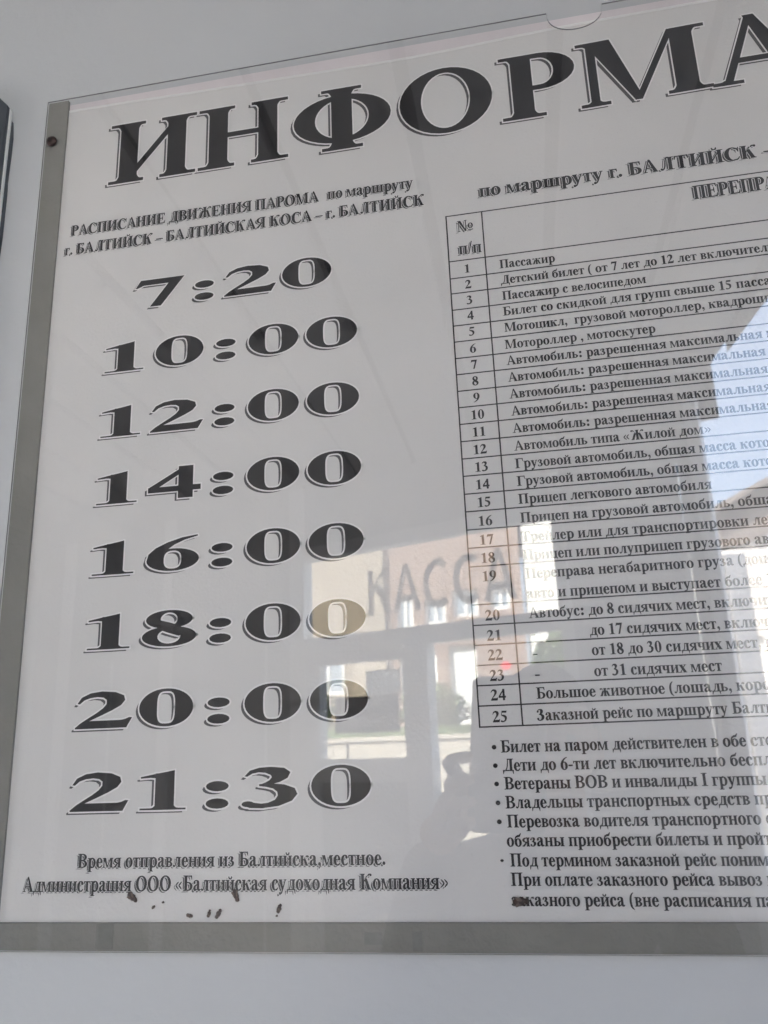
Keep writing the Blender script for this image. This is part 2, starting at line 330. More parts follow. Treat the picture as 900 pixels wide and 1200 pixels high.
_up = _set(676, 150, 105, 89, True)
_lo = _set(461, 124, 76, 60, False)
G = {k: v for k, v in _lo.items()}
for k, v in _up.items(): G[k.upper()] = v
H = 676
G['О'] = (778, _ring(389, 338, 354, 354, 196, 312))
G['С'] = (722, _ring(385, 338, 350, 354, 178, 312, 52, 295, 14) + _stroke([(520, 10, 56), (610, 60, 40), (682, 165, 26)])
          + _strip([(590, 600), (625, 590), (645, 665), (668, 676)], [(640, 430), (662, 430), (664, 560), (672, 676)]) + _stroke([(560, 620, 60), (610, 560, 40), (652, 440, 24)]))
G['Ф'] = (860, _ring(430, 338, 378, 262, 218, 226) + _stem(353, 507, 0, H, (78, 78), (78, 78)))
G['Р'] = (611, _stem(105, 255, 0, H, (89, 85), (89, 0)) + _dbowl(249, 320, 585, 290, H, 150, 40, 38))
G['Б'] = (640, _stem(105, 255, 0, H, (89, 0), (89, 0)) + _bar(255, 560, 632, 676) + _strip([(560, 676), (500, 634), (450, 634)], [(575, 500), (556, 500), (500, 632)])
          + _dbowl(249, 330, 608, 0, 385, 152, 40, 42))
G['Е'] = (667, _stem(105, 255, 0, H, (89, 0), (89, 0)) + _bar(255, 585, 632, 676) + _strip([(585, 676), (520, 634), (470, 634)], [(600, 500), (581, 500), (520, 632)])
          + _bar(255, 600, 0, 44) + _strip([(600, 0), (530, 42), (470, 42)], [(635, 190), (616, 190), (540, 46)])
          + _bar(255, 430, 322, 364) + _strip([(400, 343), (440, 210), (458, 210)], [(400, 345), (440, 478), (458, 478)]))
G['А'] = (722, _quad((85, 0), (315, 690), (360, 690), (137, 0)) + _quad((300, 690), (520, 0), (694, 0), (372, 690)) + _bar(190, 470, 210, 252)
          + _serif(90, 130, 0, 1, 82, 90, h=14) + _serif(530, 670, 0, 1, 75, 40, h=14))
G['І'] = (389, _stem(120, 270, 0, H, (98, 98), (98, 98)))
G['о'] = (500, _ring(250, 229, 226, 243, 90, 212))
G['р'] = (556, _stem(92, 226, -205, 455, (70, 66), None) + _serif(92, 226, 461, -1, 74, 0) + _ring(315, 229, 216, 243, 80, 200, -128, 128, 0)
          + _stroke([(200, 370, 40), (250, 440, 50), (300, 455, 60)]) + _stroke([(205, 70, 40), (240, 20, 50), (300, 2, 50)]))
G['с'] = (444, _ring(228, 229, 200, 243, 70, 208, 60, 300, 16) + _stroke([(300, 14, 60), (360, 50, 44), (412, 112, 26)]) + _disc(345, 362, 62) + _stroke([(270, 450, 50), (340, 425, 60), (388, 370, 40)]))
G['е'] = (444, _ring(226, 229, 200, 243, 66, 206, 8, 285, 14) + _bar(150, 424, 232, 266) + _stroke([(260, 10, 64), (345, 42, 50), (418, 125, 24)]))
G['а'] = (500, _strip([(38, 360), (80, 432), (150, 468), (235, 473), (330, 455), (382, 405), (392, 340)], [(95, 350), (130, 410), (170, 440), (212, 440), (245, 412), (256, 370), (258, 320)])
          + _disc(98, 362, 58) + _bar(258, 392, 90, 345) + _strip([(258, 150), (272, 55), (325, 0), (380, -14), (440, 2), (486, 48)], [(392, 150), (392, 95), (402, 66), (420, 56), (444, 62), (474, 72)])
          + _strip([(262, 300), (170, 262), (75, 205), (30, 120), (46, 30), (118, -14), (190, 6), (265, 66)], [(262, 262), (215, 230), (172, 180), (160, 130), (166, 78), (192, 54), (225, 66), (265, 104)]))
G['б'] = (500, _ring(252, 205, 218, 219, 84, 184) + _strip([(34, 205), (40, 380), (95, 520), (215, 590), (330, 608), (432, 700)], [(118, 205), (84, 380), (130, 455), (225, 500), (375, 520), (455, 690)]))
G['у'] = (500, _quad((30, 450), (215, -4), (285, 40), (190, 450)) + _stroke([(420, 452, 40), (330, 220, 46), (240, 0, 52), (180, -120, 56), (100, -160, 60)])
          + _disc(88, -146, 56) + _bar(10, 232, 439, 461) + _bar(325, 484, 439, 461))
G['х'] = (500, _quad((28, 452), (300, 8), (478, 8), (206, 452)) + _quad((50, 8), (395, 452), (438, 452), (92, 8))
          + _bar(8, 245, 439, 461) + _bar(318, 480, 439, 461) + _bar(12, 178, 0, 22) + _bar(262, 492, 0, 22))
G['ф'] = (680, _ring(340, 229, 316, 243, 190, 208) + _stem(274, 406, -205, 676, (66, 66), None) + _serif(274, 406, 676, -1, 70, 0))
G['ч'] = (540, _stem(324, 458, 0, 461, (60, 64), (60, 64)) + _stem(66, 200, 260, 461, None, (62, 58))
          + _strip([(66, 300), (84, 215), (140, 170), (220, 168), (330, 205)], [(200, 300), (204, 244), (222, 214), (262, 208), (330, 240)]))
G['ш'] = (848, _stem(82, 216, 0, 461, (64, 0), (64, 56)) + _stem(357, 491, 0, 461, None, (56, 56)) + _stem(632, 766, 0, 461, (0, 64), (56, 64)) + _bar(216, 632, 0, 40))
G['щ'] = (848, _stem(82, 216, 0, 461, (64, 0), (64, 56)) + _stem(357, 491, 0, 461, None, (56, 56)) + _stem(632, 766, 0, 461, None, (56, 64)) + _bar(216, 632, 0, 40)
          + _strip([(766, 40), (806, 40), (826, 40)], [(766, 0), (796, -14), (802, -155)]))
G['ы'] = (714, _lo['ь'][1] + _stem(506, 640, 0, 461, (50, 58), (60, 58)))
G['ю'] = (750, _stem(82, 216, 0, 461, (64, 58), (64, 58)) + _bar(216, 320, 208, 248) + _ring(508, 229, 214, 243, 84, 212))
G['ъ'] = (560, _shift(_lo['ь'][1], 60) + _bar(30, 150, 421, 461) + _quad((30, 461), (30, 350), (48, 350), (90, 425)))
_zero = _ring(250, 338, 214, 350, 74, 306, p=3.4)
_six = (_ring(255, 212, 218, 226, 76, 190, p=2.6) + _strip([(37, 212), (52, 350), (112, 470), (212, 575), (330, 655), (458, 694)], [(179, 212), (176, 330), (206, 425), (266, 525), (350, 610), (462, 676)]))
G['0'] = (500, _zero)
G['1'] = (500, _bar(188, 334, 0, 640) + _serif(188, 334, 0, 1, 116, 92) + _strip([(72, 582), (190, 632), (334, 690)], [(74, 562), (150, 574), (200, 560)]) + _quad((188, 500), (188, 625), (334, 690), (334, 500)))
G['2'] = (500, _strip([(26, 478), (60, 590), (130, 664), (225, 692), (335, 668), (405, 600), (415, 515), (385, 425), (315, 335), (215, 230), (120, 135), (20, 26)],
                      [(44, 472), (82, 545), (135, 585), (190, 596), (240, 580), (268, 530), (268, 450), (240, 370), (190, 285), (115, 180), (60, 100), (18, 24)])
          + _bar(18, 436, 0, 26) + _strip([(18, 24), (200, 20), (436, 0)], [(120, 136), (300, 136), (440, 138)]) + _quad((340, 134), (400, 140), (476, 178), (436, 0)) + _quad((400, 130), (456, 182), (478, 180), (440, 20)))
G['3'] = (500, _strip([(40, 545), (80, 636), (150, 682), (235, 692), (335, 668), (380, 595), (360, 500), (305, 435), (238, 392)],
                      [(58, 538), (96, 590), (145, 612), (195, 600), (236, 560), (246, 515), (228, 460), (195, 420), (150, 384)])
          + _strip([(150, 394), (235, 402), (335, 378), (412, 312), (430, 215), (392, 105), (295, 20), (172, -14), (78, -4), (22, 42)],
                   [(150, 370), (200, 354), (255, 320), (286, 262), (290, 192), (268, 118), (215, 68), (165, 56), (115, 72), (62, 104)]) + _disc(66, 56, 46))
G['4'] = (500, _bar(285, 408, 0, 688) + _bar(25, 475, 155, 262) + _quad((25, 258), (335, 688), (408, 688), (110, 258)))
G['5'] = (500, _quad((150, 676), (432, 676), (398, 565), (118, 565)) + _quad((150, 676), (120, 676), (72, 430), (98, 430))
          + _strip([(72, 440), (200, 440), (330, 400), (412, 310), (415, 200), (362, 90), (250, 10), (130, -10), (30, 30)],
                   [(90, 385), (190, 345), (262, 290), (292, 225), (286, 135), (240, 78), (180, 58), (120, 78), (60, 100)]) + _disc(72, 54, 48))
G['6'] = (500, _six); G['9'] = (500, _turn(_six, 250, 338))
G['7'] = (500, _quad((72, 676), (478, 676), (410, 548), (40, 548)) + _quad((72, 676), (24, 490), (44, 490), (110, 560)) + _quad((340, 560), (478, 676), (268, -6), (168, -6)))
G['8'] = (500, _ring(248, 515, 190, 177, 72, 140) + _ring(250, 178, 220, 192, 96, 146) + _stroke([(140, 470, 90), (250, 350, 150), (370, 220, 110)]))
G[':'] = (333, _disc(166, 82, 85, 85) + _disc(166, 385, 85, 85))
G['.'] = (250, _disc(125, 72, 74)); G['•'] = (350, _disc(175, 300, 120))
G[','] = (250, _disc(118, 72, 74) + _stroke([(160, 60, 60), (165, -30, 50), (90, -140, 26)]))
G['-'] = (333, _bar(36, 290, 190, 262)); G['–'] = (500, _bar(10, 490, 196, 248))
G['('] = (333, _stroke([(290, 690, 16), (150, 540, 86), (100, 260, 112), (150, -20, 86), (290, -168, 16)]))
G[')'] = (333, _mirror(G['('][1], 333))
_chev = _stroke([(230, 400, 30), (120, 300, 62), (60, 238, 30)], 1) + _stroke([(60, 238, 30), (120, 180, 62), (230, 76, 30)], 1)
G['«'] = (500, _shift(_chev, -20) + _shift(_chev, 180)); G['»'] = (500, _mirror(G['«'][1], 500))
G['/'] = (278, _quad((10, -19), (215, 691), (270, 691), (65, -19)))
G['№'] = (1060, _quad((90, 0), (90, 676), (130, 676), (130, 0)) + _serif(90, 130, 0, 1, 76, 76) + _bar(20, 130, 654, 676) + _quad((70, 676), (520, 0), (590, 0), (230, 676))
          + _bar(540, 584, 0, 676) + _serif(540, 584, 676, -1, 76, 76) + _ring(860, 300, 160, 170, 74, 140) + _bar(700, 1020, 30, 72))
G[' '] = (250, []); G['*'] = (350, _disc(175, 300, 70))

def _offset(poly, d):
    n = len(poly)
    area = sum(poly[i][0] * poly[(i + 1) % n][1] - poly[(i + 1) % n][0] * poly[i][1] for i in range(n))
    s = 1 if area > 0 else -1
    out = []
    for i in range(n):
        x, y = poly[i]
        j = i - 1
        while j > i - n and math.hypot(poly[j][0] - x, poly[j][1] - y) < 1e-9: j -= 1
        k = (i + 1) % n; q = 0
        while q < n and math.hypot(poly[k][0] - x, poly[k][1] - y) < 1e-9: k = (k + 1) % n; q += 1
        ax, ay = x - poly[j][0], y - poly[j][1]; bx, by = poly[k][0] - x, poly[k][1] - y
        la = math.hypot(ax, ay) or 1; lb = math.hypot(bx, by) or 1
        n1 = (s * ay / la, -s * ax / la); n2 = (s * by / lb, -s * bx / lb)
        mx, my = n1[0] + n2[0], n1[1] + n2[1]; m2 = mx * mx + my * my
        if m2 < 1e-6: mx, my, f = n1[0], n1[1], 1
        else: f = min(2 / m2, 1.25 / math.sqrt(m2))
        out.append((x + mx * f * d, y + my * f * d))
    return out
def ink_range(text):
    x = 0; lo = hi = None
    for ch in text:
        a, s = G[ch]
        if s:
            xs = [p[0] for l, r in s for p in l + r]
            if lo is None: lo = x + min(xs)
            hi = x + max(xs)
        x += a
    return lo, hi

class Print:
    """collects lettering; the sheet's plane is x-z, -y towards the reader; every strip gets its own hair-thin level"""
    def __init__(self): self.v = []; self.f = []; self.m = []; self.k = 0
    def strip(self, l, r, level, mat, dil=0, dx=0, dz=0):
        if dil:
            q = _offset(l + r[::-1], dil); l = q[:len(l)]; r = q[len(l):][::-1]
        self.k = (self.k + 1) % 13
        y = -(level * 9e-5 + self.k * 5e-6)
        b = len(self.v); n = len(l)
        self.v += [(x + dx, y, z + dz) for x, z in l] + [(x + dx, y, z + dz) for x, z in r]
        for i in range(n - 1):
            self.f.append((b + i, b + i + 1, b + n + i + 1, b + n + i)); self.m.append(mat)
    def rect(self, x0, x1, z0, z1, level=0, mat=0): self.strip([(x0, z0), (x1, z0)], [(x0, z1), (x1, z1)], level, mat)
    def line(self, text, x0, x1, z0, z1, em, prefix=None, outline=0, shadow=None, bold=0, at=None):
        lo, hi = ink_range(prefix or text)
        ex = (x1 - x0) / (hi - lo); ox = x0 - lo * ex; ez = em / 1000.0
        sl = (z1 - z0) / (x1 - x0)
        x = 0
        for ch in text:
            a, s = G[ch]
            for l, r in s:
                T = lambda p: (ox + (x + p[0]) * ex, z0 + sl * ((x + p[0]) * ex) + p[1] * ez)
                L = [T(p) for p in l]; R = [T(p) for p in r]
                if shadow: self.strip(L, R, 0, 2, bold + 1e-5 if em > .02 else -.00005, shadow[0], shadow[1])
                if outline: self.strip(L, R, 1, 1, outline + bold)
                self.strip(L, R, 2, 0, bold)
            x += a
    def build(self, name, mats, parent, loc=(0, 0, 0)):
        me = bpy.data.meshes.new(name); me.from_pydata(self.v, [], self.f)
        for m in mats: me.materials.append(m)
        me.polygons.foreach_set('material_index', self.m); me.update()
        o = bpy.data.objects.new(name, me); C.objects.link(o); o.parent = parent; o.location = loc
        return o
# ================================================================ THE WALL AND THE NOTICE BOARD
box('wall', M['wall'], None, -2.4, 3.2, 0, .25, 0, 3.1, kind='structure')

BX0, BX1, BZ0, BZ1 = -.3195, .4540, 1.4955, 2.0698
PX0, PX1, PZ0, PZ1 = -.3040, .4390, 1.5090, 2.0585
def lip(x): return .0021 * math.cos(2 * math.pi * (x + .29) / .43) + .0004 * math.sin(x * 37)
board = thing('information_board', 'white ferry timetable with black Cyrillic lettering in a clear pocket with grey edge strips', 'notice board', ((BX0 + BX1) / 2, 0, BZ0))
ox, oz = board.location.x, board.location.z
def rel(o): o.location = (-ox, 0, -oz); return o
def bbox_part(name, m, x0, x1, y0, y1, z0, z1, bev=0):
    return rel(box(name, m, board, x0, x1, y0, y1, z0, z1, bev))
bbox_part('rear_sheet', M['core'], BX0 + .0006, BX1 - .0006, -.0020, -.0002, BZ0 + .0006, BZ1 - .030)
# grey tape strips: left, right and bottom
bbox_part('edge_strip', M['tape'], BX0 + .0003, PX0 + .0006, -.0045, -.0021, BZ0 + .0145, BZ1 - .0003)
bbox_part('edge_strip', M['tape'], PX1 - .0006, BX1 - .0003, -.0045, -.0021, BZ0 + .0145, BZ1 - .0003)
bbox_part('edge_strip', M['tape'], BX0 + .0003, BX1 - .0003, -.0046, -.0021, BZ0 + .0003, BZ0 + .0141)
# pale film strip behind the sheet's top edge
bbox_part('film_strip', M['pink'], PX0 + .0008, PX1 - .0008, -.00245, -.0021, 2.048, 2.0668)
# the printed sheet, very slightly wavy, top lip folded towards the reader
bm = bmesh.new(); NX, NZ = 60, 40; rows = []
for j in range(NZ + 1):
    r = []
    for i in range(NX + 1):
        x = PX0 + (PX1 - PX0) * i / NX; z = PZ0 + (PZ1 - PZ0) * j / NZ
        if j == NZ: z += lip(x)
        r.append(bm.verts.new((x, -.0026, z)))
    rows.append(r)
for j in range(NZ):
    for i in range(NX): bm.faces.new((rows[j][i], rows[j][i + 1], rows[j + 1][i + 1], rows[j + 1][i]))
ext = bmesh.ops.extrude_face_region(bm, geom=bm.faces[:])
for v in [g for g in ext['geom'] if isinstance(g, bmesh.types.BMVert)]: v.co.y += .0004
sheet = rel(obj('printed_sheet', bm, M['paper'], board))
bm = bmesh.new(); prev = None
for i in range(61):
    x = PX0 + .001 + (PX1 - PX0 - .002) * i / 60
    z = PZ1 + lip(x)
    cur = [bm.verts.new((x, -.0028 + dy, z + dz)) for dy, dz in ((0, -.0013), (-.0006, -.0004), (-.0006, .0002), (0, .0005))]
    if prev:
        for k in range(3): bm.faces.new((prev[k], cur[k], cur[k + 1], prev[k + 1]))
    prev = cur
rel(obj('curled_top_edge', bm, M['halo'], board, smooth=True))  # whiter than the sheet: light caught by the curl is put into its colour

# ---- lettering
PM = [M['ink'], M['halo'], M['shade']]
YP = -.00265
def text(name, *lines, **kw):
    p = Print()
    for L in lines: p.line(**L)
    o = p.build(name, PM, board, (-ox, YP, -oz)); o['label'] = kw['label']; return o
def ln(t, x0, x1, z0, z1, em, prefix=None, **k): return dict(text=t, x0=x0, x1=x1, z0=z0, z1=z1, em=em, prefix=prefix, **k)
def big(t, x0, z, first_l):
    """a departure time: digit advance .0386 m, letters drawn out wide"""
    e = .0772 / 1000; lo, hi = ink_range(t)
    return ln(t, x0 + lo * e, x0 + hi * e, z, z, .0302, outline=.00095, shadow=(-.0021, -.0016), bold=.00015)
NSEG_SMALL = NSEG
o = text('title_lettering',
     ln('ИН', -.2672, -.1340, 1.9902, 1.9902, .0741, outline=.0010, shadow=(-.0023, -.0018), bold=.0005),
     ln('Ф', -.1291, -.0612, 1.9895, 1.9895, .0741, outline=.0010, shadow=(-.0023, -.0018), bold=.0005),
     ln('О', -.0541, .0078, 1.9905, 1.9905, .0741, outline=.0010, shadow=(-.0023, -.0018), bold=.0005),
     ln('Р', .0143, .0628, 1.9908, 1.9908, .0741, outline=.0010, shadow=(-.0023, -.0018), bold=.0005),
     ln('М', .0653, .1467, 1.9912, 1.9925, .0745, outline=.0010, shadow=(-.0023, -.0018), bold=.0005),
     ln('А', .1470, .2060, 1.9916, 1.9916, .0745, outline=.0010, shadow=(-.0023, -.0018), bold=.0005),
     ln('ЦИЯ', .2100, .4060, 1.9920, 1.9920, .0745, outline=.0010, shadow=(-.0023, -.0018), bold=.0005), label='ИНФОРМАЦИЯ in big bold black letters with a white outline')
for t, z, x in (('7:20', 1.8872, -.2436), ('10:00', 1.8415, -.2662), ('12:00', 1.7955, -.2662), ('14:00', 1.7499, -.2662), ('16:00', 1.7043, -.2660), ('18:00', 1.6587, -.2661), ('20:00', 1.6128, -.2662), ('21:30', 1.5671, -.2660)):
    text('departure_time', big(t, x, z, 0), label=f'departure time {t} in wide black figures with a white outline')
sh = dict(outline=.00026, shadow=(-.00125, -.00070), bold=.00013)
text('route_heading', ln('РАСПИСАНИЕ ДВИЖЕНИЯ ПАРОМА', -.2935, -.1123, 1.9520, 1.9502, .0122, **sh),
     ln('по маршруту', -.1062, -.0483, 1.9508, 1.9502, .0122, **sh),
     ln('г. БАЛТИЙСК – БАЛТИЙСКАЯ КОСА – г. БАЛТИЙСК', -.2972, -.0415, 1.9366, 1.9357, .0122, **sh), label='two-line heading over the departure times')
text('price_heading', ln('по маршруту г. БАЛТИЙСК – БАЛТИЙСКАЯ КОСА', -.0055, .1643, 1.9355, 1.9355, .0136, prefix='по маршруту г. БАЛТИЙСК', outline=.00028, shadow=(-.00145, -.0006), bold=.00016),
     label='heading over the price table')
text('footer_lettering', ln('Время отправления из Балтийска,местное.', -.2577, -.0821, 1.5374, 1.5371, .0107, outline=.00026, shadow=(-.00115, -.00085), bold=.00012),
     ln('Администрация ООО «Балтийская судоходная Компания»', -.2903, -.0496, 1.5252, 1.5252, .0112, outline=.00026, shadow=(-.00115, -.00085), bold=.00012), label='two-line footer under the departure times')
# price table
ROWS = [1.9245, 1.8910, 1.8787, 1.8680, 1.8565, 1.8455, 1.8345, 1.8233, 1.8125, 1.8015, 1.7908, 1.7800, 1.7690, 1.7581, 1.7473, 1.7363, 1.7256, 1.7147, 1.7039, 1.6930, 1.6712, 1.6597, 1.6487, 1.6377, 1.6268, 1.6160, 1.6050]
TX = (-.0279, -.0050, .4180)
p = Print(); hw = .00042
for i, z in enumerate(ROWS):
    p.rect(TX[0] - hw, TX[2] + hw, z - hw * .9, z + hw * .9, 1, 0)
for x in (TX[0], TX[1], .300, .360, TX[2]):
    p.rect(x - hw, x + hw, ROWS[-1], ROWS[0] if x < .1 or x > .4 else ROWS[1], 2, 0)
o = p.build('table_ruling', PM, board, (-ox, YP, -oz)); o['label'] = 'thin black ruling of the price table'
E9 = .00865
T = [
 (1, 'Пассажир', .0035, .0375, 1.8817), (2, 'Детский билет ( от 7 лет до 12 лет| включительно)', .0035, .1201, 1.8705),
 (3, 'Пассажир с велосипедом', .0035, .0894, 1.8594), (4, 'Билет со скидкой для групп свыше 15| пассажиров', .0032, .1367, 1.8486),
 (5, 'Мотоцикл,  грузовой мотороллер|, квадроцикл', .0033, .1181, 1.8376), (6, 'Мотороллер , мотоскутер', .0027, .0907, 1.8261),
 (7, 'Автомобиль: разрешенная| максимальная масса до 2 т', .0028, .0955, 1.8153), (8, 'Автомобиль: разрешенная| максимальная масса до 3 т', .0028, .0955, 1.8043),
 (9, 'Автомобиль: разрешенная| максимальная масса до 5 т', .0028, .0952, 1.7934), (10, 'Автомобиль: разрешенная| максимальная масса до 7 т', .0030, .0952, 1.7824),
 (11, 'Автомобиль: разрешенная| максимальная масса до 9 т', .0029, .0952, 1.7714), (12, 'Автомобиль типа «Жилой дом»', .0030, .1125, 1.7603),
 (13, 'Грузовой автомобиль, общая| масса которого до 12 т', .0027, .1028, 1.7494), (14, 'Грузовой автомобиль, общая| масса которого до 20 т', .0029, .1028, 1.7386),
 (15, 'Прицеп легкового автомобиля', .0028, .1086, 1.7278), (16, 'Прицеп на грузовой автомобиль|, общая масса', .0030, .1165, 1.7166),
 (17, 'Трейлер или для транспортировки| легковых', .0025, .1246, 1.7054), (18, 'Прицеп или полуприцеп грузового| автомобиля', .0027, .1238, 1.6948),
 (19, 'Переправа негабаритного груза| (дополнительно', .0033, .1137, 1.6842), (0, 'авто и прицепом и выступает| более 1 м)', .0031, .1056, 1.6730),
 (20, 'Автобус: до 8 сидячих мест|, включительно', .0032, .0967, 1.6620), (21, 'до 17 сидячих мест|, включительно', .0349, .1002, 1.6508),
 (22, 'от 18 до 30 сидячих| мест, включительно', .0349, .1015, 1.6401), (23, 'от 31 сидячих мест', .0350, .0999, 1.6290),
 (24, 'Большое животное (лошадь|, корова)', .0036, .1012, 1.6186), (25, 'Заказной рейс по маршруту| Балтийск', .0029, .0996, 1.6072)]
for n, t, x0, x1, z in T:
    pre = t.split('|')[0]; full = t.replace('|', '')
    lines = [ln(full, x0, x1, z, z - .0004, E9, prefix=pre, bold=.00008)]
    if n:
        s = str(n); lo, hi = ink_range(s); hw_ = (hi - lo) * .0084 / 2000
        text('row_number_lettering', ln(s, -.0168 - hw_, -.0168 + hw_, z, z, .0086, bold=.00006), label=f'row number {n} in the first table column')
    if n in (21, 22, 23): text('table_dash_lettering', ln('-', .0033 + (n - 21) * .0002, .0058 + (n - 21) * .0002, z, z, .0086), label=f'dash at the start of table row {n}')
    text('table_row_lettering', *lines, label=(f'table row: {pre}' if n else f'second line of table row 19: {pre}'))
text('table_head_lettering', ln('№', -.0212, -.0112, 1.9117, 1.9120, .0118, outline=.00026, shadow=(-.0012, -.0007), bold=.00010), label='number sign at the top of the first table column')
text('table_head_lettering', ln('п/п', -.0212, -.0068, 1.8953, 1.8950, .0128, outline=.00026, shadow=(-.0012, -.0007), bold=.00010), label='п/п at the top of the first table column')
text('table_head_lettering', ln('ПЕРЕПРАВА', .1240, .1654, 1.9120, 1.9120, .0138, prefix='ПЕРЕПР', outline=.00028, shadow=(-.00145, -.0006), bold=.00016), label='ПЕРЕПРАВА heading inside the price table')
BL = [('Билет на паром действителен| в обе стороны', -.0174, .0869, 1.5914), ('Дети до 6-ти лет включительно| бесплатно', -.0171, .0947, 1.5820), ('Ветераны ВОВ и инвалиды| І группы бесплатно', -.0170, .0798, 1.5728),
      ('Владельцы транспортных средств| при въезде', -.0171, .1036, 1.5634), ('Перевозка водителя транспортного| средства', -.0170, .1075, 1.5541), ('обязаны приобрести билеты и| пройти', -.0178, .0880, 1.5449),
      ('Под термином заказной рейс| понимается', -.0168, .0838, 1.5354), ('При оплате заказного рейса вывоз| груза', -.0171, .1036, 1.5263), ('заказного рейса (вне расписания| паромов)', -.0176, .0973, 1.5169)]
for i, (t, x0, x1, z) in enumerate(BL):
    pre = t.split('|')[0]
    lines = [ln(t.replace('|', ''), x0, x1, z + .0002, z - .0006, .0090, prefix=pre, bold=.00010)]
    if i in (0, 1, 2, 3, 4, 6):
        k = '*' if i == 6 else '•'; q = .0009 if i == 6 else .00125
        lines.append(ln(k, -.0210 - q, -.0210 + q, z, z, .0100))
    text('note_lettering', *lines, label=f'note line under the table: {pre}')

# ---- clear front sheet with thumb notch
nx, nr = .0672, .0183
prof = [(BX0, BZ1)] + [(nx - nr * math.cos(R(a)), BZ1 - (.0168) * max(0, math.sin(R(a))) ** .75) for a in range(0, 181, 10)] + [(BX1, BZ1)]
prof.insert(1, (nx - nr - .001, BZ1)); prof.insert(-1, (nx + nr + .001, BZ1))
bm = bmesh.new(); YF, YB = -.0060, -.0050; cols = []
for x, z in prof: cols.append([bm.verts.new((x, YF, BZ0)), bm.verts.new((x, YF, z)), bm.verts.new((x, YB, BZ0)), bm.verts.new((x, YB, z))])
for a, b in zip(cols, cols[1:]):
    bm.faces.new((a[0], b[0], b[1], a[1])).material_index = 0
    bm.faces.new((a[2], a[3], b[3], b[2])).material_index = 1
    bm.faces.new((a[1], b[1], b[3], a[3])).material_index = 2; bm.faces.new((a[0], a[2], b[2], b[0])).material_index = 3
for a in (cols[0], cols[-1]): bm.faces.new((a[0], a[1], a[3], a[2])).material_index = 3
cover = rel(obj('clear_cover', bm, [M['acrylic'], M['acrylic_back'], M['edge'], M['edge_pale']], board)); cover['label'] = 'clear glossy cover sheet with a rounded thumb notch in its top edge'
# ---- screws
for sx, sz in ((-.3131, 2.0331), (.4470, 2.0331)):
    bm = bmesh.new(); seg = 20
    prof = [(.0041, -.0061), (.0040, -.0070), (.0032, -.0080), (.0018, -.0085)]
    rings = [[bm.verts.new((sx + r * math.cos(2 * math.pi * i / seg), y, sz + r * math.sin(2 * math.pi * i / seg))) for i in range(seg)] for r, y in prof]
    for a, b in zip(rings, rings[1:]):
        for i in range(seg): bm.faces.new((a[i], a[(i + 1) % seg], b[(i + 1) % seg], b[i]))
    bm.faces.new(rings[-1]); sc = rel(obj('screw', bm, M['screw'], board, smooth=True))
    bm = bmesh.new()
    for k in (35, 125):
        c, s = math.cos(R(k)), math.sin(R(k)); L_, W_ = .0021, .00042
        q = [(sx + c * L_ * i - s * W_ * j, sz + s * L_ * i + c * W_ * j) for i, j in ((-1, -1), (1, -1), (1, 1), (-1, 1))]
        prism(bm, q, -.00865 - (k == 35) * .0001, -.0083)
    obj('cross_slot', bm, M['slot'], sc)
# grey smudges of older tape on the bottom and left strips
for x0, x1, z0, z1, dk in ((-.2432, -.2330, BZ0 + .0012, BZ0 + .0136, 1), (-.0940, -.0850, BZ0 + .004, BZ0 + .0096, 0), (-.0690, -.0640, BZ0 + .001, BZ0 + .010, 0)):
    bbox_part('tape_patch', mat('old_tape_patch', (.175, .17, .16) if dk else (.195, .19, .18), .7, var=.1, scale=200), x0, x1, -.00475, -.0046, z0, z1)

# ---------------------------------------------------------------- dead insects and dirt caught in the pocket
def insect(x, z, L, W, rot, label, kind='fly', name='dead_insect'):
    t = thing(name, label, 'dead insect' if name == 'dead_insect' else 'dirt', (x, -.0034, z)); t.rotation_euler = (0, R(-rot), 0)
    rnd = random.Random(int((x + 5) * 9999))
    bm = bmesh.new()
    ball(bm, (0, 0, 0), 1, (L * .34, .0006, W * .46), seg=12, ring=8); ball(bm, (L * .34, 0, 0), 1, (L * .17, .0006, W * .34), seg=10, ring=6); ball(bm, (-L * .30, 0, 0), 1, (L * .24, .0005, W * .38), seg=10, ring=6)
    for v in bm.verts: v.co += Vector((rnd.uniform(-1, 1) * L * .05, 0, rnd.uniform(-1, 1) * W * .10))
    obj('body', bm, M['bug'], t, smooth=True)
    for sg in ((1, -1) if kind != 'speck' else ()):
        bm = bmesh.new(); a = R((155 if kind == 'fly' else 172) * sg); wl, ww = L * .55, W * .42
        pts = []
        for i in range(12):
            q = 2 * math.pi * i / 12; px, pz = wl * .5 + wl * .5 * math.cos(q), ww * .5 * math.sin(q) * (1 + .25 * rnd.uniform(-1, 1))
            pts.append((L * .1 + px * math.cos(a) - pz * math.sin(a), sg * W * .10 + px * math.sin(a) + pz * math.cos(a)))
        prism(bm, pts, -.00055 - .0001 * sg, -.00048 - .0001 * sg); obj('wing', bm, M['wing'], t)
    if kind != 'speck':
        bm = bmesh.new()
        for k in range(6):
            a = R(rnd.uniform(30, 150) * (1 if k % 2 else -1)); q = L * rnd.uniform(.30, .5)
            p0 = Vector((L * rnd.uniform(-.1, .25), 0, 0)); p1 = p0 + Vector((math.cos(a) * q, -.0003, math.sin(a) * q * .8))
            cyl(bm, p0, p1, .00011, .00006, 4)
        obj('legs', bm, M['bug'], t)
    return t
grp = 'dead insects in the sheet pocket'
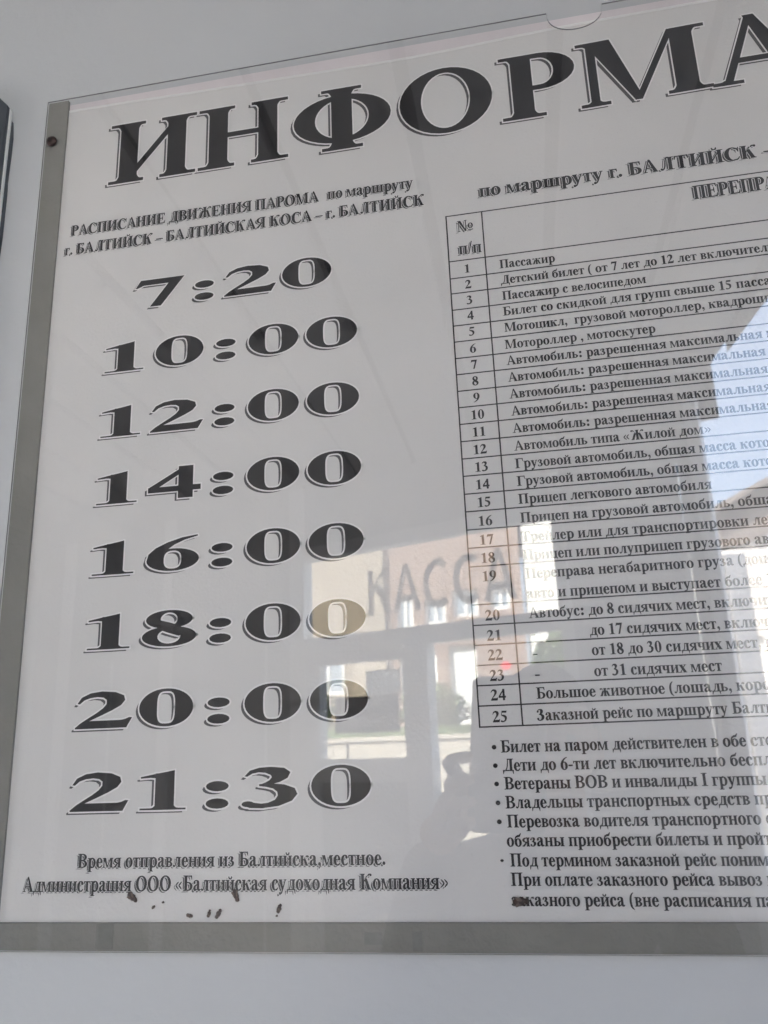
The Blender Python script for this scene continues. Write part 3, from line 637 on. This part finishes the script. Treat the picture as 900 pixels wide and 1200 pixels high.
ins = [(-.2235, 1.5222, .0078, .0038, -40, 'dead insect with spread wings under the word Администрация at the lower left', 'fly'),
       (-.1900, 1.5130, .0042, .0026, -10, 'small brown dead insect lying flat, leftmost of the row of three near the bottom strip', 'beetle'),
       (-.1790, 1.5140, .0046, .0023, 75, 'narrow upright dead insect, middle one of the row of three near the bottom strip', 'beetle'),
       (-.1737, 1.5138, .0062, .0030, 60, 'brown dead insect leaning right beside the narrow upright one', 'beetle'),
       (-.1640, 1.5228, .0072, .0036, -70, 'dark dead insect hanging under the word Балтийская', 'fly'),
       (-.1399, 1.5163, .0052, .0030, 70, 'dark dead insect standing alone to the right above the bottom strip', 'beetle'),
       (-.0130, 1.5192, .0088, .0046, 4, 'large dark dead moth covering the first letter of the last note line', 'fly')]
for x, z, L, W, rot, lab, kd in ins: insect(x, z, L * .86, W * .84, rot, lab, kd)
insect(-.2110, 1.5172, .0022, .0016, 40, 'dark crumb of dirt between the winged insect and the brown one', 'speck', 'dirt_crumb')
insect(-.2055, 1.5196, .0014, .0012, 0, 'tiny lone dirt crumb just right of a larger crumb', 'speck', 'dirt_crumb')
insect(-.1412, 1.5128, .0013, .0011, 0, 'tiny dirt crumb directly below the lone upright insect', 'speck', 'dirt_crumb')

# ---------------------------------------------------------------- the dark board at the left edge
dk = thing('dark_board', 'dark blue-grey board with clipped corner and pale edge, left of the timetable', 'board', (-.60, 0, 1.1))
bm = bmesh.new(); P_ = [(-.85, 1.10), (-.3517, 1.10), (-.3517, 2.0715), (-.3680, 2.0900), (-.85, 2.0900)]
prism(bm, [(x + .60, z - 1.1) for x, z in P_], -.0085, -.0052); obj('dark_face', bm, M['slate'], dk)
bm = bmesh.new(); P_ = [(-.85, 1.099), (-.3506, 1.099), (-.3506, 2.0700), (-.3672, 2.0890), (-.85, 2.0890)]
prism(bm, [(x + .60, z - 1.1) for x, z in P_], -.0050, -.0030); obj('pale_backing', bm, M['white'], dk)
bm = bmesh.new(); rnd = random.Random(3); z = 1.1; pts = [(-.40, 1.1)]
while z < 2.060: pts.append((-.3497 + rnd.uniform(-.0008, .0010) * (1 if rnd.random() < .5 else .2), z)); z += rnd.uniform(.006, .02)
pts += [(-.3510, 2.062), (-.40, 2.062)]
prism(bm, [(x + .60, z - 1.1) for x, z in pts], -.0028, -.0002); obj('shadow_strip', bm, M['slate'], dk)  # ragged dark strip standing in for the shadow along the board's edge
# ================================================================ THE PORCH BEHIND THE CAMERA (seen as reflections in the clear cover)
# glazed partition: its own frame, s runs from its right-hand end B to the left, n towards the notice wall
Bp = Vector((.588, -2.02, 0)); ang = math.atan2(-.408, -1)
part = thing('glazed_partition', 'white framed glazed partition with a half-glazed door facing the notice wall', 'glazed partition', Bp, ang)
# local +x = s; local y: with this rotation +y points away from the notice wall
def gp(name, m, s0, s1, z0, z1, y0=-.03, y1=.03, bev=.003): return box(name, m, part, s0, s1, y0, y1, z0, z1, bev)
for s0, s1 in ((0, .040), (.46, .500), (1.53, 1.60), (2.26, 2.32), (2.95, 3.02)): gp('mullion', M['white'], s0, s1, 0, 2.597)
gp('mullion', M['white'], .992, 1.052, 0, 1.922)
gp('transom', M['white'], .50, 1.53, 1.922, 1.985)
gp('head_rail', M['white'], .50, 1.53, 2.295, 2.345); gp('header_panel', M['panel'], .50, 1.53, 2.345, 2.596, -.02, .02)
gp('glass_pane', M['glass'], .50, 1.53, 1.985, 2.295, -.003, .003, 0)
gp('glass_pane', M['glass'], .50, .992, .10, 1.922, -.003, .003, 0); gp('sill_rail', M['white'], .50, .992, 0, .10)
# door leaf s 1.06..1.53
door = gp('door', M['white'], 1.055, 1.095, .01, 1.918, -.025, .025)
def dp(name, m, *a, **k):
    o = box(name, m, door, *a, **k); return o
dp('stile', M['white'], 1.462, 1.527, -.025, .025, .01, 1.918, .003); dp('rail', M['white'], 1.095, 1.462, -.025, .025, 1.880, 1.918, .003)
dp('rail', M['white'], 1.095, 1.462, -.025, .025, 1.46, 1.54, .003); dp('rail', M['white'], 1.095, 1.462, -.025, .025, .01, .11, .003)
dp('lower_panel', M['panel'], 1.095, 1.462, -.012, .012, .11, 1.46); dp('pane', M['glass'], 1.095, 1.462, -.003, .003, 1.54, 1.880)
bm = bmesh.new(); cyl(bm, (1.075, -.03, 1.05), (1.075, -.075, 1.05), .009); cyl(bm, (1.075, -.07, 1.05), (1.19, -.07, 1.05), .008); obj('handle', bm, M['metal'], door)
gp('notice_paper', M['notice'], 1.121, 1.264, 1.760, 1.846, -.0055, -.0035, 0)
gp('notice_board', M['sign_dark'], 1.128, 1.401, 1.629, 1.757, -.009, -.0035, 0)
# closed grey panels, with pale joint strips
for s0, s1 in ((.040, .0815), (.0905, .2825), (.2915, .46)): gp('grey_panel', M['panel'], s0, s1, 0, 2.597, -.012, .012, 0)
for s0 in (.0815, .2825): gp('slot_pane', M['glass'], s0 + .002, s0 + .007, 1.50, 2.40, -.003, .003, 0); gp('joint_strip', M['panel'], s0, s0 + .009, 0, 1.499, -.010, .010, 0); gp('joint_strip', M['panel'], s0, s0 + .002, 1.50, 2.597, -.010, .010, 0); gp('joint_strip', M['panel'], s0 + .007, s0 + .009, 1.50, 2.597, -.010, .010, 0); gp('joint_strip', M['panel'], s0 + .002, s0 + .007, 2.40, 2.597, -.010, .010, 0)
for a, b in ((1.60, 1.725), (1.735, 2.26), (2.32, 2.64), (2.65, 2.95), (3.02, 3.24)): gp('grey_panel', M['panel'], a, b, 0, 2.597, -.012, .012, 0)
for s0 in (1.725, 2.64): gp('joint_strip', M['white'], s0, s0 + .010, 0, 1.98, -.018, .012, 0)
gp('light_gap_beam', M['groove'], -.045, 3.24, 2.55, 2.80, .036, .10, 0)  # added dark beam, blocks light leaking in between ceiling and partition
# КАССА on the transom glass, made to be read from the street
p = Print(); kb = {
 'К': (560, [([(60, 0), (60, 700)], [(170, 0), (170, 700)]), ([(150, 260), (400, 700)], [(150, 430), (550, 700)]), ([(200, 420), (430, 0)], [(320, 470), (560, 0)])]),
 'А': (600, [([(10, 0), (240, 700)], [(125, 0), (330, 700)]), ([(270, 700), (475, 0)], [(360, 700), (590, 0)]), ([(130, 150), (470, 150)], [(160, 250), (440, 250)])]),
 'С': (580, _ring(330, 350, 290, 360, 180, 255, 50, 310))}
x = 0; kx = (1.262 - .660) / 2870; sc_ = (2.222 - 2.046) / 700
for ch in 'КАССА':
    a, s = kb[ch]
    for l, r in s:
        p.strip([(1.262 - (x + u) * kx, 2.046 + v * sc_) for u, v in l], [(1.262 - (x + u) * kx, 2.046 + v * sc_) for u, v in r], 0, 0)
    x += a
o = p.build('window_lettering', [M['letter']], part, (0, .0045, 0)); o['label'] = 'dark letters КАССА on the glass over the door'
for v in o.data.vertices: v.co.y = -v.co.y
bm = bmesh.new(); bm.from_mesh(o.data); bmesh.ops.solidify(bm, geom=bm.faces[:], thickness=.0006); bm.to_mesh(o.data); bm.free()

# ceiling of long panels with dark joints
cl = box('ceiling', M['groove'], None, -2.4, .78, -.01, 0, 2.62, 2.64)
bpy.data.objects.remove(cl, do_unlink=True)
def backy(x): return -(2.26 - .408 * x) - .02
bm = bmesh.new(); q = [(-2.4, -.002), (.798, -.002), (.65, -1.44), (.588, -1.985), (-2.4, backy(-2.4))]
a = [bm.verts.new((x, y, 2.635)) for x, y in q]; b = [bm.verts.new((x, y, 2.80)) for x, y in q]
bm.faces.new(a[::-1]); bm.faces.new(b)
for i in range(5): bm.faces.new((a[i], a[(i + 1) % 5], b[(i + 1) % 5], b[i]))
ceil = obj('ceiling', bm, M['groove']); ceil['kind'] = 'structure'
x = .345
xs = [.60 - .24 * k for k in range(13)]
for x in xs:
    x0, x1 = x - .24 + .014, x - .014 + (.0 if x < .59 else .0)
    bm = bmesh.new(); q = [(x0, -.004), (x1, -.004), (x1, backy(x1)), (x0, backy(x0))]
    a = [bm.verts.new((u, v, 2.60)) for u, v in q]; b = [bm.verts.new((u, v, 2.634)) for u, v in q]
    bm.faces.new(a[::-1]); bm.faces.new(b)
    for i in range(4): bm.faces.new((a[i], a[(i + 1) % 4], b[(i + 1) % 4], b[i]))
    obj('ceiling_panel', bm, M['ceil'], ceil)
bm = bmesh.new(); q = [(.616, -.004), (.795, -.004), (.648, -1.44), (.6165, -1.72)]
a = [bm.verts.new((u, v, 2.60)) for u, v in q]; b = [bm.verts.new((u, v, 2.634)) for u, v in q]
bm.faces.new(a[::-1]); bm.faces.new(b)
for i in range(4): bm.faces.new((a[i], a[(i + 1) % 4], b[(i + 1) % 4], b[i]))
obj('ceiling_panel', bm, M['ceil'], ceil)
box('added_side_wall', M['wall'], None, -2.55, -2.4, -3.35, -1.35, 0, 2.8, kind='structure')  # left wall added to keep open sky out of the reflection
box('added_side_wall', M['wall'], None, -2.55, -2.4, -.40, -.001, 0, 2.8, kind='structure')
box('added_side_wall', M['wall'], None, -2.55, -2.4, -1.35, -.40, 2.1, 2.8, kind='structure')  # left opening narrowed to a doorway to cut the light coming in
bm = bmesh.new(); q = [(.80, -.001), (.692, -1.06), (.812, -1.07), (.92, -.001)]
a = [bm.verts.new((u, v, 0)) for u, v in q]; b = [bm.verts.new((u, v, 2.80)) for u, v in q]
bm.faces.new(a[::-1]); bm.faces.new(b)
for i in range(4): bm.faces.new((a[i], a[(i + 1) % 4], b[(i + 1) % 4], b[i]))
obj('added_side_wall', bm, M['wall'])['kind'] = 'structure'  # unseen right-hand wall added to cut the light inside the porch
# floor of square tiles
fl = box('floor', M['grout'], None, -2.6, 1.6, -3.4, -.001, -.12, -.012, kind='structure')
tm = None
for i in range(10):
    for j in range(8):
        x0, y0 = -2.58 + i * .42, -3.38 + j * .42
        if tm is None:
            bm = bmesh.new(); bx(bm, 0, .414, 0, .414, 0, .0115, 0, .002); t0 = obj('floor_tile', bm, M['floor'], fl, (x0, y0, -.0118)); tm = t0.data
        else:
            t0 = bpy.data.objects.new('floor_tile', tm); C.objects.link(t0); t0.parent = fl; t0.location = (x0, y0, -.0118)

# ================================================================ THE STREET BEYOND
bm = bmesh.new(); bx(bm, -120, 120, -150, 40, -.35, -.14); tag(obj('ground', bm, M['paving']), kind='structure')
bm = bmesh.new(); bx(bm, -60, 60, -12.5, -5.2, -.139, -.13); tag(obj('road', bm, M['asphalt']), kind='structure')
for k in range(14):
    x = -21 + k * 3.0
    o = box('kerb_stone', M['concrete'], None, x, x + 2.97, -5.2, -5.05, -.135, .0, .01); o['kind'] = 'structure'
# retaining wall and raised lawn in front of the brick house
rw = thing('retaining_wall', 'low sunlit concrete retaining wall across the street', 'wall', (-3, -13.0, -.14))
for k in range(9): box('wall_block', M['concrete'], rw, -12 + k * 2.4, -12 + k * 2.4 + 2.37, -.35, 0, 0, 1.72, .02)
box('coping', M['concrete'], rw, -12, 9.6, -.40, .04, 1.723, 1.80, .01)
lawn = box('lawn', M['grass'], None, -15, 6.6, -32, -13.36, -.12, 1.80); lawn['kind'] = 'structure'

# brick house, bricks of the near facade built one by one only as courses are far too fine at this distance: joined
def house(name, label, x0, x1, y, z0, z1, wallm, wins, depth=7.0, roofh=1.2, joints=False):
    h = thing(name, label, 'house', ((x0 + x1) / 2, y, z0)); cx = h.location.x
    # wall with real openings: pieces between the windows
    xs = sorted({x0, x1, *[v for wn in wins for v in wn[:2]]}); zs = sorted({z0, z1, *[v for wn in wins for v in wn[2:4]]})
    bm = bmesh.new()
    for i in range(len(xs) - 1):
        for j in range(len(zs) - 1):
            mx, mz = (xs[i] + xs[i + 1]) / 2, (zs[j] + zs[j + 1]) / 2
            if any(a < mx < b and c < mz < d for a, b, c, d, *_ in wins): continue
            bx(bm, xs[i] - cx, xs[i + 1] - cx, -.3, 0, zs[j] - z0, zs[j + 1] - z0)
    bmesh.ops.remove_doubles(bm, verts=bm.verts, dist=1e-4)
    bx(bm, x0 - cx, x1 - cx, -depth, -.302, 0, z1 - z0)
    obj('wall', bm, wallm, h)
    for a, b, c, d, kind in wins:
        nm = 'door' if kind == 'door' else 'window'
        bm = bmesh.new(); t = .07
        bx(bm, a - cx, b - cx, -.16, -.10, c - z0, c - z0 + t); bx(bm, a - cx, b - cx, -.16, -.10, d - z0 - t, d - z0)
        bx(bm, a - cx, a - cx + t, -.16, -.10, c - z0 + t, d - z0 - t); bx(bm, b - cx - t, b - cx, -.16, -.10, c - z0 + t, d - z0 - t)
        mid = (a + b) / 2 - cx
        if kind != 'door': bx(bm, mid - .03, mid + .03, -.158, -.102, c - z0 + t, d - z0 - t)
        if kind == 'big':
            bx(bm, a - cx + t, b - cx - t, -.157, -.103, (c + d) / 2 - z0 - .03, (c + d) / 2 - z0 + .03)
        f = obj(nm, bm, M['farframe'], h)
        bm = bmesh.new(); bx(bm, a - cx + t, b - cx - t, -.135, -.125, c - z0 + t, d - z0 - t)
        obj('panel' if kind == 'door' else 'pane', bm, M['farframe'] if kind in ('door', 'white') else M['farglass'], f)
    bm = bmesh.new(); e = .35
    v = [bm.verts.new(p_) for p_ in ((x0 - cx - e, e, z1 - z0), (x1 - cx + e, e, z1 - z0), (x1 - cx + e, -depth - e, z1 - z0), (x0 - cx - e, -depth - e, z1 - z0), (x0 - cx - e, -depth / 2, z1 - z0 + roofh), (x1 - cx + e, -depth / 2, z1 - z0 + roofh))]
    for f_ in ((0, 1, 5, 4), (2, 3, 4, 5), (1, 2, 5), (3, 0, 4), (0, 3, 2, 1)): bm.faces.new([v[i] for i in f_])
    obj('roof', bm, M['roof'], h)
    if joints:   # raised course bands
        bm = bmesh.new(); z = .25
        while z < z1 - z0 - .3:
            for i in range(len(xs) - 1):
                mx = (xs[i] + xs[i + 1]) / 2
                if any(a < mx < b and c - .05 < z0 + z < d + .05 for a, b, c, d, *_ in wins): continue
                bx(bm, xs[i] - cx, xs[i + 1] - cx, 0.001, .006, z, z + .014)
            z += .15
        o_ = obj('mortar_course', bm, M['mortar'], h); o_['kind'] = 'stuff'
    return h
house('brick_house', 'orange brick house with white windows and a white door across the street', -2.75, .02, -15.6, 1.80, 6.6, M['brick'],
      [(-2.52, -2.18, 3.72, 4.42, 'w'), (-1.95, -1.52, 3.80, 4.30, 'w'), (-1.38, -.86, 3.92, 4.46, 'w'), (-.62, -.22, 4.02, 4.46, 'w'), (-1.52, -.96, 1.82, 3.36, 'door'), (-2.5, -1.75, 2.45, 3.30, 'white')], joints=True)
house('pale_house', 'pale rendered house beside the orange brick house', -7.5, -2.752, -15.45, 1.80, 6.2, M['brick_pale'],
      [(-4.3, -3.6, 2.5, 3.4, 'w'), (-6.4, -5.4, 2.4, 3.6, 'w'), (-6.4, -5.4, 4.4, 5.3, 'w')])
house('white_house', 'white rendered house with many-paned windows to the right along the street', 2.72, 11.0, -12.4, -.13, 4.6, M['render'],
      [(2.92, 3.50, 2.2, 2.9, 'big'), (4.0, 5.0, 1.2, 2.9, 'big'), (5.6, 6.6, 1.2, 2.9, 'big'), (7.4, 8.4, 1.2, 2.9, 'big')], roofh=1.0)
house('added_white_block', 'tall white sunlit block added for brightness right of the brick house, behind a small tree', .10, 2.9, -15.3, 1.80, 10.5, M['render'],
      [(1.6, 2.3, 4.4, 5.8, 'w'), (1.6, 2.3, 7.4, 8.8, 'w')])  # tall white block added so the strip beside the brick house shines bright
# timber canopy standing outside to the right: post and sloping beam
cn = thing('street_canopy', 'small street canopy with sloping dark beams and grey posts', 'canopy', (2.3, -9.0, -.13))
for px in (.08, 3.2): box('post', M['steel'], cn, px - .11, px + .11, -.11, .11, 0, 3.60, .01)
bm = bmesh.new(); prism(bm, [(-.10, 3.66), (-.05, 4.00), (1.55, 4.78), (3.4, 4.0), (3.4, 3.62), (1.55, 4.36), (.25, 3.72)], -.09, .09); obj('gable_beam', bm, M['roof'], cn)
bm = bmesh.new(); prism(bm, [(-.15, 4.02), (1.55, 4.84), (3.5, 4.04), (3.5, 4.10), (1.55, 4.91), (-.15, 4.09)], -1.6, .3); obj('roof_sheet', bm, M['roof'], cn)

# red road sign on its post
rs = thing('road_sign', 'small red road sign on a thin post before the brick house', 'road sign', (-.33, -12.6, -.13))
bm = bmesh.new(); cyl(bm, (0, 0, 0), (0, 0, 2.9), .03, n=10); obj('post', bm, M['steel'], rs)
bm = bmesh.new(); cyl(bm, (0, .035, 2.80), (0, .05, 2.80), .075, n=24); obj('disc', bm, M['red'], rs)

def leaves(name, parent, c, rx, ry, rz, n, size, seed, shell=.55):
    rnd = random.Random(seed); v = []; f = []
    for _ in range(n):
        while True:
            d = Vector((rnd.gauss(0, 1), rnd.gauss(0, 1), rnd.gauss(0, 1))); d.normalize(); k = rnd.uniform(shell, 1) ** .6
            if noise.noise(d * 2.3 + Vector((seed, 0, 0))) > -.12 + rnd.uniform(-.15, .1): break
        k *= 1 + .28 * noise.noise(d * 1.7 + Vector((0, seed, 0)))
        p_ = Vector((c[0] + d.x * rx * k, c[1] + d.y * ry * k, c[2] + d.z * rz * k))
        a = Vector((rnd.gauss(0, 1), rnd.gauss(0, 1), rnd.gauss(0, 1))).normalized(); b = a.orthogonal().normalized(); s = size * rnd.uniform(.6, 1.3)
        i = len(v); v += [p_ - a * s, p_ + b * s * .5, p_ + a * s, p_ - b * s * .5]; f.append((i, i + 1, i + 2, i + 3))
    me = bpy.data.meshes.new(name); me.from_pydata(v, [], f); me.materials.append(M['leaf']); me.update()
    o = bpy.data.objects.new(name, me); C.objects.link(o)
    if parent: o.parent = parent
    return o
def tree(label, x, y, h, r, seed, z0=-.14, group=None, name='leafy_tree'):
    t = thing(name, label, 'tree', (x, y, z0), group=group)
    bm = bmesh.new(); cyl(bm, (0, 0, 0), (.08, 0, h * .5), .16, .09, 9); rnd = random.Random(seed)
    for k in range(6):
        a = k * 1.05 + rnd.random(); cyl(bm, (.06, 0, h * (.34 + .03 * k)), (math.cos(a) * r * .6, math.sin(a) * r * .6, h * (.55 + .05 * k)), .07, .02, 6)
    obj('trunk', bm, M['bark'], t)
    leaves('crown', t, (0, 0, h * .66), r, r, h * .36, 2600, .10, seed)
    return t
tree('leafy tree standing right of the orange brick house', .75, -14.35, 1.55, .62, 4, 1.79)
tree('young tree with an open crown further right behind the retaining wall', 2.35, -14.5, 1.7, .6, 9, 1.79)
for i, (x, y, r, lab) in enumerate(((-1.75, -14.6, .62, 'round green bush below the white door of the brick house'), (-.2, -14.8, .55, 'green bush at the right corner of the brick house'), (-4.2, -14.5, .6, 'green bush before the pale house'))):
    b = thing('bush', lab, 'bush', (x, y, 1.79)); leaves('foliage', b, (0, 0, r * .55), r, r * .8, r * .7, 1500, .07, 20 + i, .3)
    bm = bmesh.new()
    for k in range(5): cyl(bm, (0, 0, 0), (math.cos(k * 1.3) * r * .4, math.sin(k * 1.3) * r * .4, r * .6), .02, .008, 5)
    obj('stems', bm, M['bark'], b)

# ================================================================ THE PERSON TAKING THE PHOTOGRAPH (seen faintly in the reflection)
def skin(name, verts, edges, radii, m, parent, root=0, sub=2):
    me = bpy.data.meshes.new(name); me.from_pydata(verts, edges, []); me.materials.append(m)
    o = bpy.data.objects.new(name, me); C.objects.link(o)
    md = o.modifiers.new('Skin', 'SKIN'); md.use_smooth_shade = True
    for i, r_ in enumerate(radii):
        sv_ = me.skin_vertices[0].data[i]; sv_.radius = (r_, r_) if not isinstance(r_, tuple) else r_; sv_.use_root = (i == root)
    s_ = o.modifiers.new('Sub', 'SUBSURF'); s_.levels = sub; s_.render_levels = sub
    dg = bpy.context.evaluated_depsgraph_get(); em = bpy.data.meshes.new_from_object(o.evaluated_get(dg)); em.name = name
    bpy.data.objects.remove(o, do_unlink=True)
    for pl in em.polygons: pl.use_smooth = True
    o = bpy.data.objects.new(name, em); C.objects.link(o); o.parent = parent
    if not em.materials: em.materials.append(m)
    return o
PX, PY = .02, -.92
per = thing('person', 'person in a dark jacket photographing the timetable with a raised phone', 'person', (PX, PY, 0))
def A(x, y, z): return (x - PX, y - PY, z)
# body: pelvis root, spine, neck, legs, arms down to the wrists
bv = [A(.02, -.95, .92), A(.02, -.95, 1.10), A(.02, -.93, 1.28), A(.02, -.92, 1.39), A(.02, -.90, 1.45),
      A(-.13, -.92, 1.37), A(-.185, -.80, 1.21), A(-.165, -.62, 1.35), A(-.118, -.50, 1.485),
      A(.20, -.92, 1.37), A(.26, -.95, 1.10), A(.27, -.86, .87),
      A(-.07, -.95, .84), A(-.09, -.93, .48), A(-.10, -.97, .09), A(.11, -.95, .84), A(.13, -.93, .48), A(.14, -.97, .09)]
be = [(0, 1), (1, 2), (2, 3), (3, 4), (3, 5), (5, 6), (6, 7), (7, 8), (3, 9), (9, 10), (10, 11), (0, 12), (12, 13), (13, 14), (0, 15), (15, 16), (16, 17)]
br = [(.15, .11), (.145, .10), (.16, .11), (.12, .09), .055, .075, .05, .042, .03, .075, .05, .033, .09, .062, .045, .09, .062, .045]
body = skin('clothed_body', bv, be, br, M['shirt'], per)
body.data.materials.append(M['trousers'])
for pl in body.data.polygons:
    if pl.center.z < .93 and abs(pl.center.x) < .24: pl.material_index = 1
# head
bm = bmesh.new(); hc = Vector(A(.02, -.875, 1.585))
bmesh.ops.create_uvsphere(bm, u_segments=28, v_segments=20, radius=1, matrix=Matrix.Translation(hc) @ Matrix.Diagonal((.074, .092, .112, 1)))
for v in bm.verts:
    d = v.co - hc
    if d.z < -.02: v.co.x = hc.x + d.x * (1 - .35 * min(1, (-d.z - .02) / .09)); v.co.y += .012 * min(1, (-d.z) / .1) * (1 if d.y > 0 else .3)
    if d.y > .07 and abs(d.x) < .018 and -.04 < d.z < .02: v.co.y += .018
cyl(bm, hc + Vector((0, -.02, -.14)), hc + Vector((0, 0, -.04)), .052, .050, 16)
head = obj('head', bm, M['skin'], per, smooth=True)
for sg in (-1, 1):
    bm = bmesh.new(); ball(bm, hc + Vector((sg * .030, .083, .004)), .011); obj('eye', bm, M['eye'], head, smooth=True)
    bm = bmesh.new(); ball(bm, hc + Vector((sg * .076, 0, -.005)), .026, (.35, .7, 1.1)); obj('ear', bm, M['skin'], head, smooth=True)
bm = bmesh.new(); ball(bm, hc + Vector((0, .086, -.052)), .02, (1, .3, .3)); obj('mouth', bm, mat('lips', (.42, .19, .16), .5), head, smooth=True)
bm = bmesh.new(); bmesh.ops.create_uvsphere(bm, u_segments=26, v_segments=18, radius=1, matrix=Matrix.Translation(hc + Vector((0, -.010, .012))) @ Matrix.Diagonal((.082, .098, .112, 1)))
bmesh.ops.delete(bm, geom=[v for v in bm.verts if (v.co.y - hc.y > .035 and v.co.z - hc.z < .055) or v.co.z - hc.z < -.06], context='VERTS')
for v in bm.verts: v.co += (v.co - hc).normalized() * .002 * noise.noise(v.co * 40)
hairo = obj('hair', bm, M['hair'], per, smooth=True)
# left hand: palm behind the phone's left edge, fingers round it
W0 = Vector(A(-.125, -.50, 1.485))
def hand(name, wrist, palm, fingers, thumb):
    vs = [wrist, palm]; es = [(0, 1)]; rr = [.026, (.036, .018)]
    for f_, r0 in fingers + [thumb]:
        prev = 1
        for k, q in enumerate(f_): vs.append(q); es.append((prev, len(vs) - 1)); rr.append(r0 * (1 - .1 * k)); prev = len(vs) - 1
    return skin(name, vs, es, rr, M['skin'], per, root=1)
F = []
for k, (z, ln_) in enumerate(((1.578, .95), (1.556, 1.0), (1.534, .98), (1.514, .85))):
    F.append(([A(-.088, -.478, z - .012), A(-.092, -.458, z - .004), A(-.086, -.4405, z), A(-.062 - .012 * (1 - ln_), -.4365, z + .003)], .0088))
hand('left_hand', tuple(W0), A(-.075, -.486, 1.53), F, ([A(-.055, -.485, 1.555), A(-.045, -.474, 1.585), A(-.030, -.467, 1.605)], .0105))
# right hand hanging, slightly curled
F = [([A(.268 + d, -.842, .79), A(.266 + d, -.828, .75), A(.262 + d, -.838, .72 + .008 * abs(k - 1))], .0085) for k, d in enumerate((-.026, -.008, .010, .027))]
hand('right_hand', A(.27, -.86, .87), A(.269, -.85, .82), F, ([A(.245, -.830, .83), A(.232, -.815, .80), A(.230, -.812, .775)], .0100))
for sx in (-.10, .14):
    bm = bmesh.new(); bx(bm, sx - PX - .045, sx - PX + .045, -.09, .17, .0, .075, 0, .03); obj('shoe', bm, M['shoe'], per, smooth=True)
# the phone: lens level with the camera
ph = thing('phone', 'dark phone held upright in the left hand of the person', 'phone', CAM)
ph.matrix_world = MW.copy()
bm = bmesh.new(); bx(bm, -.068, .012, -.098, .066, .0015, .0105, 0)
es = [e for e in bm.edges if abs((e.verts[0].co - e.verts[1].co).z) > .005]
bmesh.ops.bevel(bm, geom=es, offset=.009, segments=5, affect='EDGES', profile=.5); obj('phone_body', bm, M['phone'], ph)
bm = bmesh.new(); cyl(bm, (-.028, 0.028, .0014), (-.028, 0.028, .0004), .006, n=20); cyl(bm, (-.028, .046, .0014), (-.028, .046, .0004), .005, n=20)
obj('camera_lens', bm, M['lens'], ph)
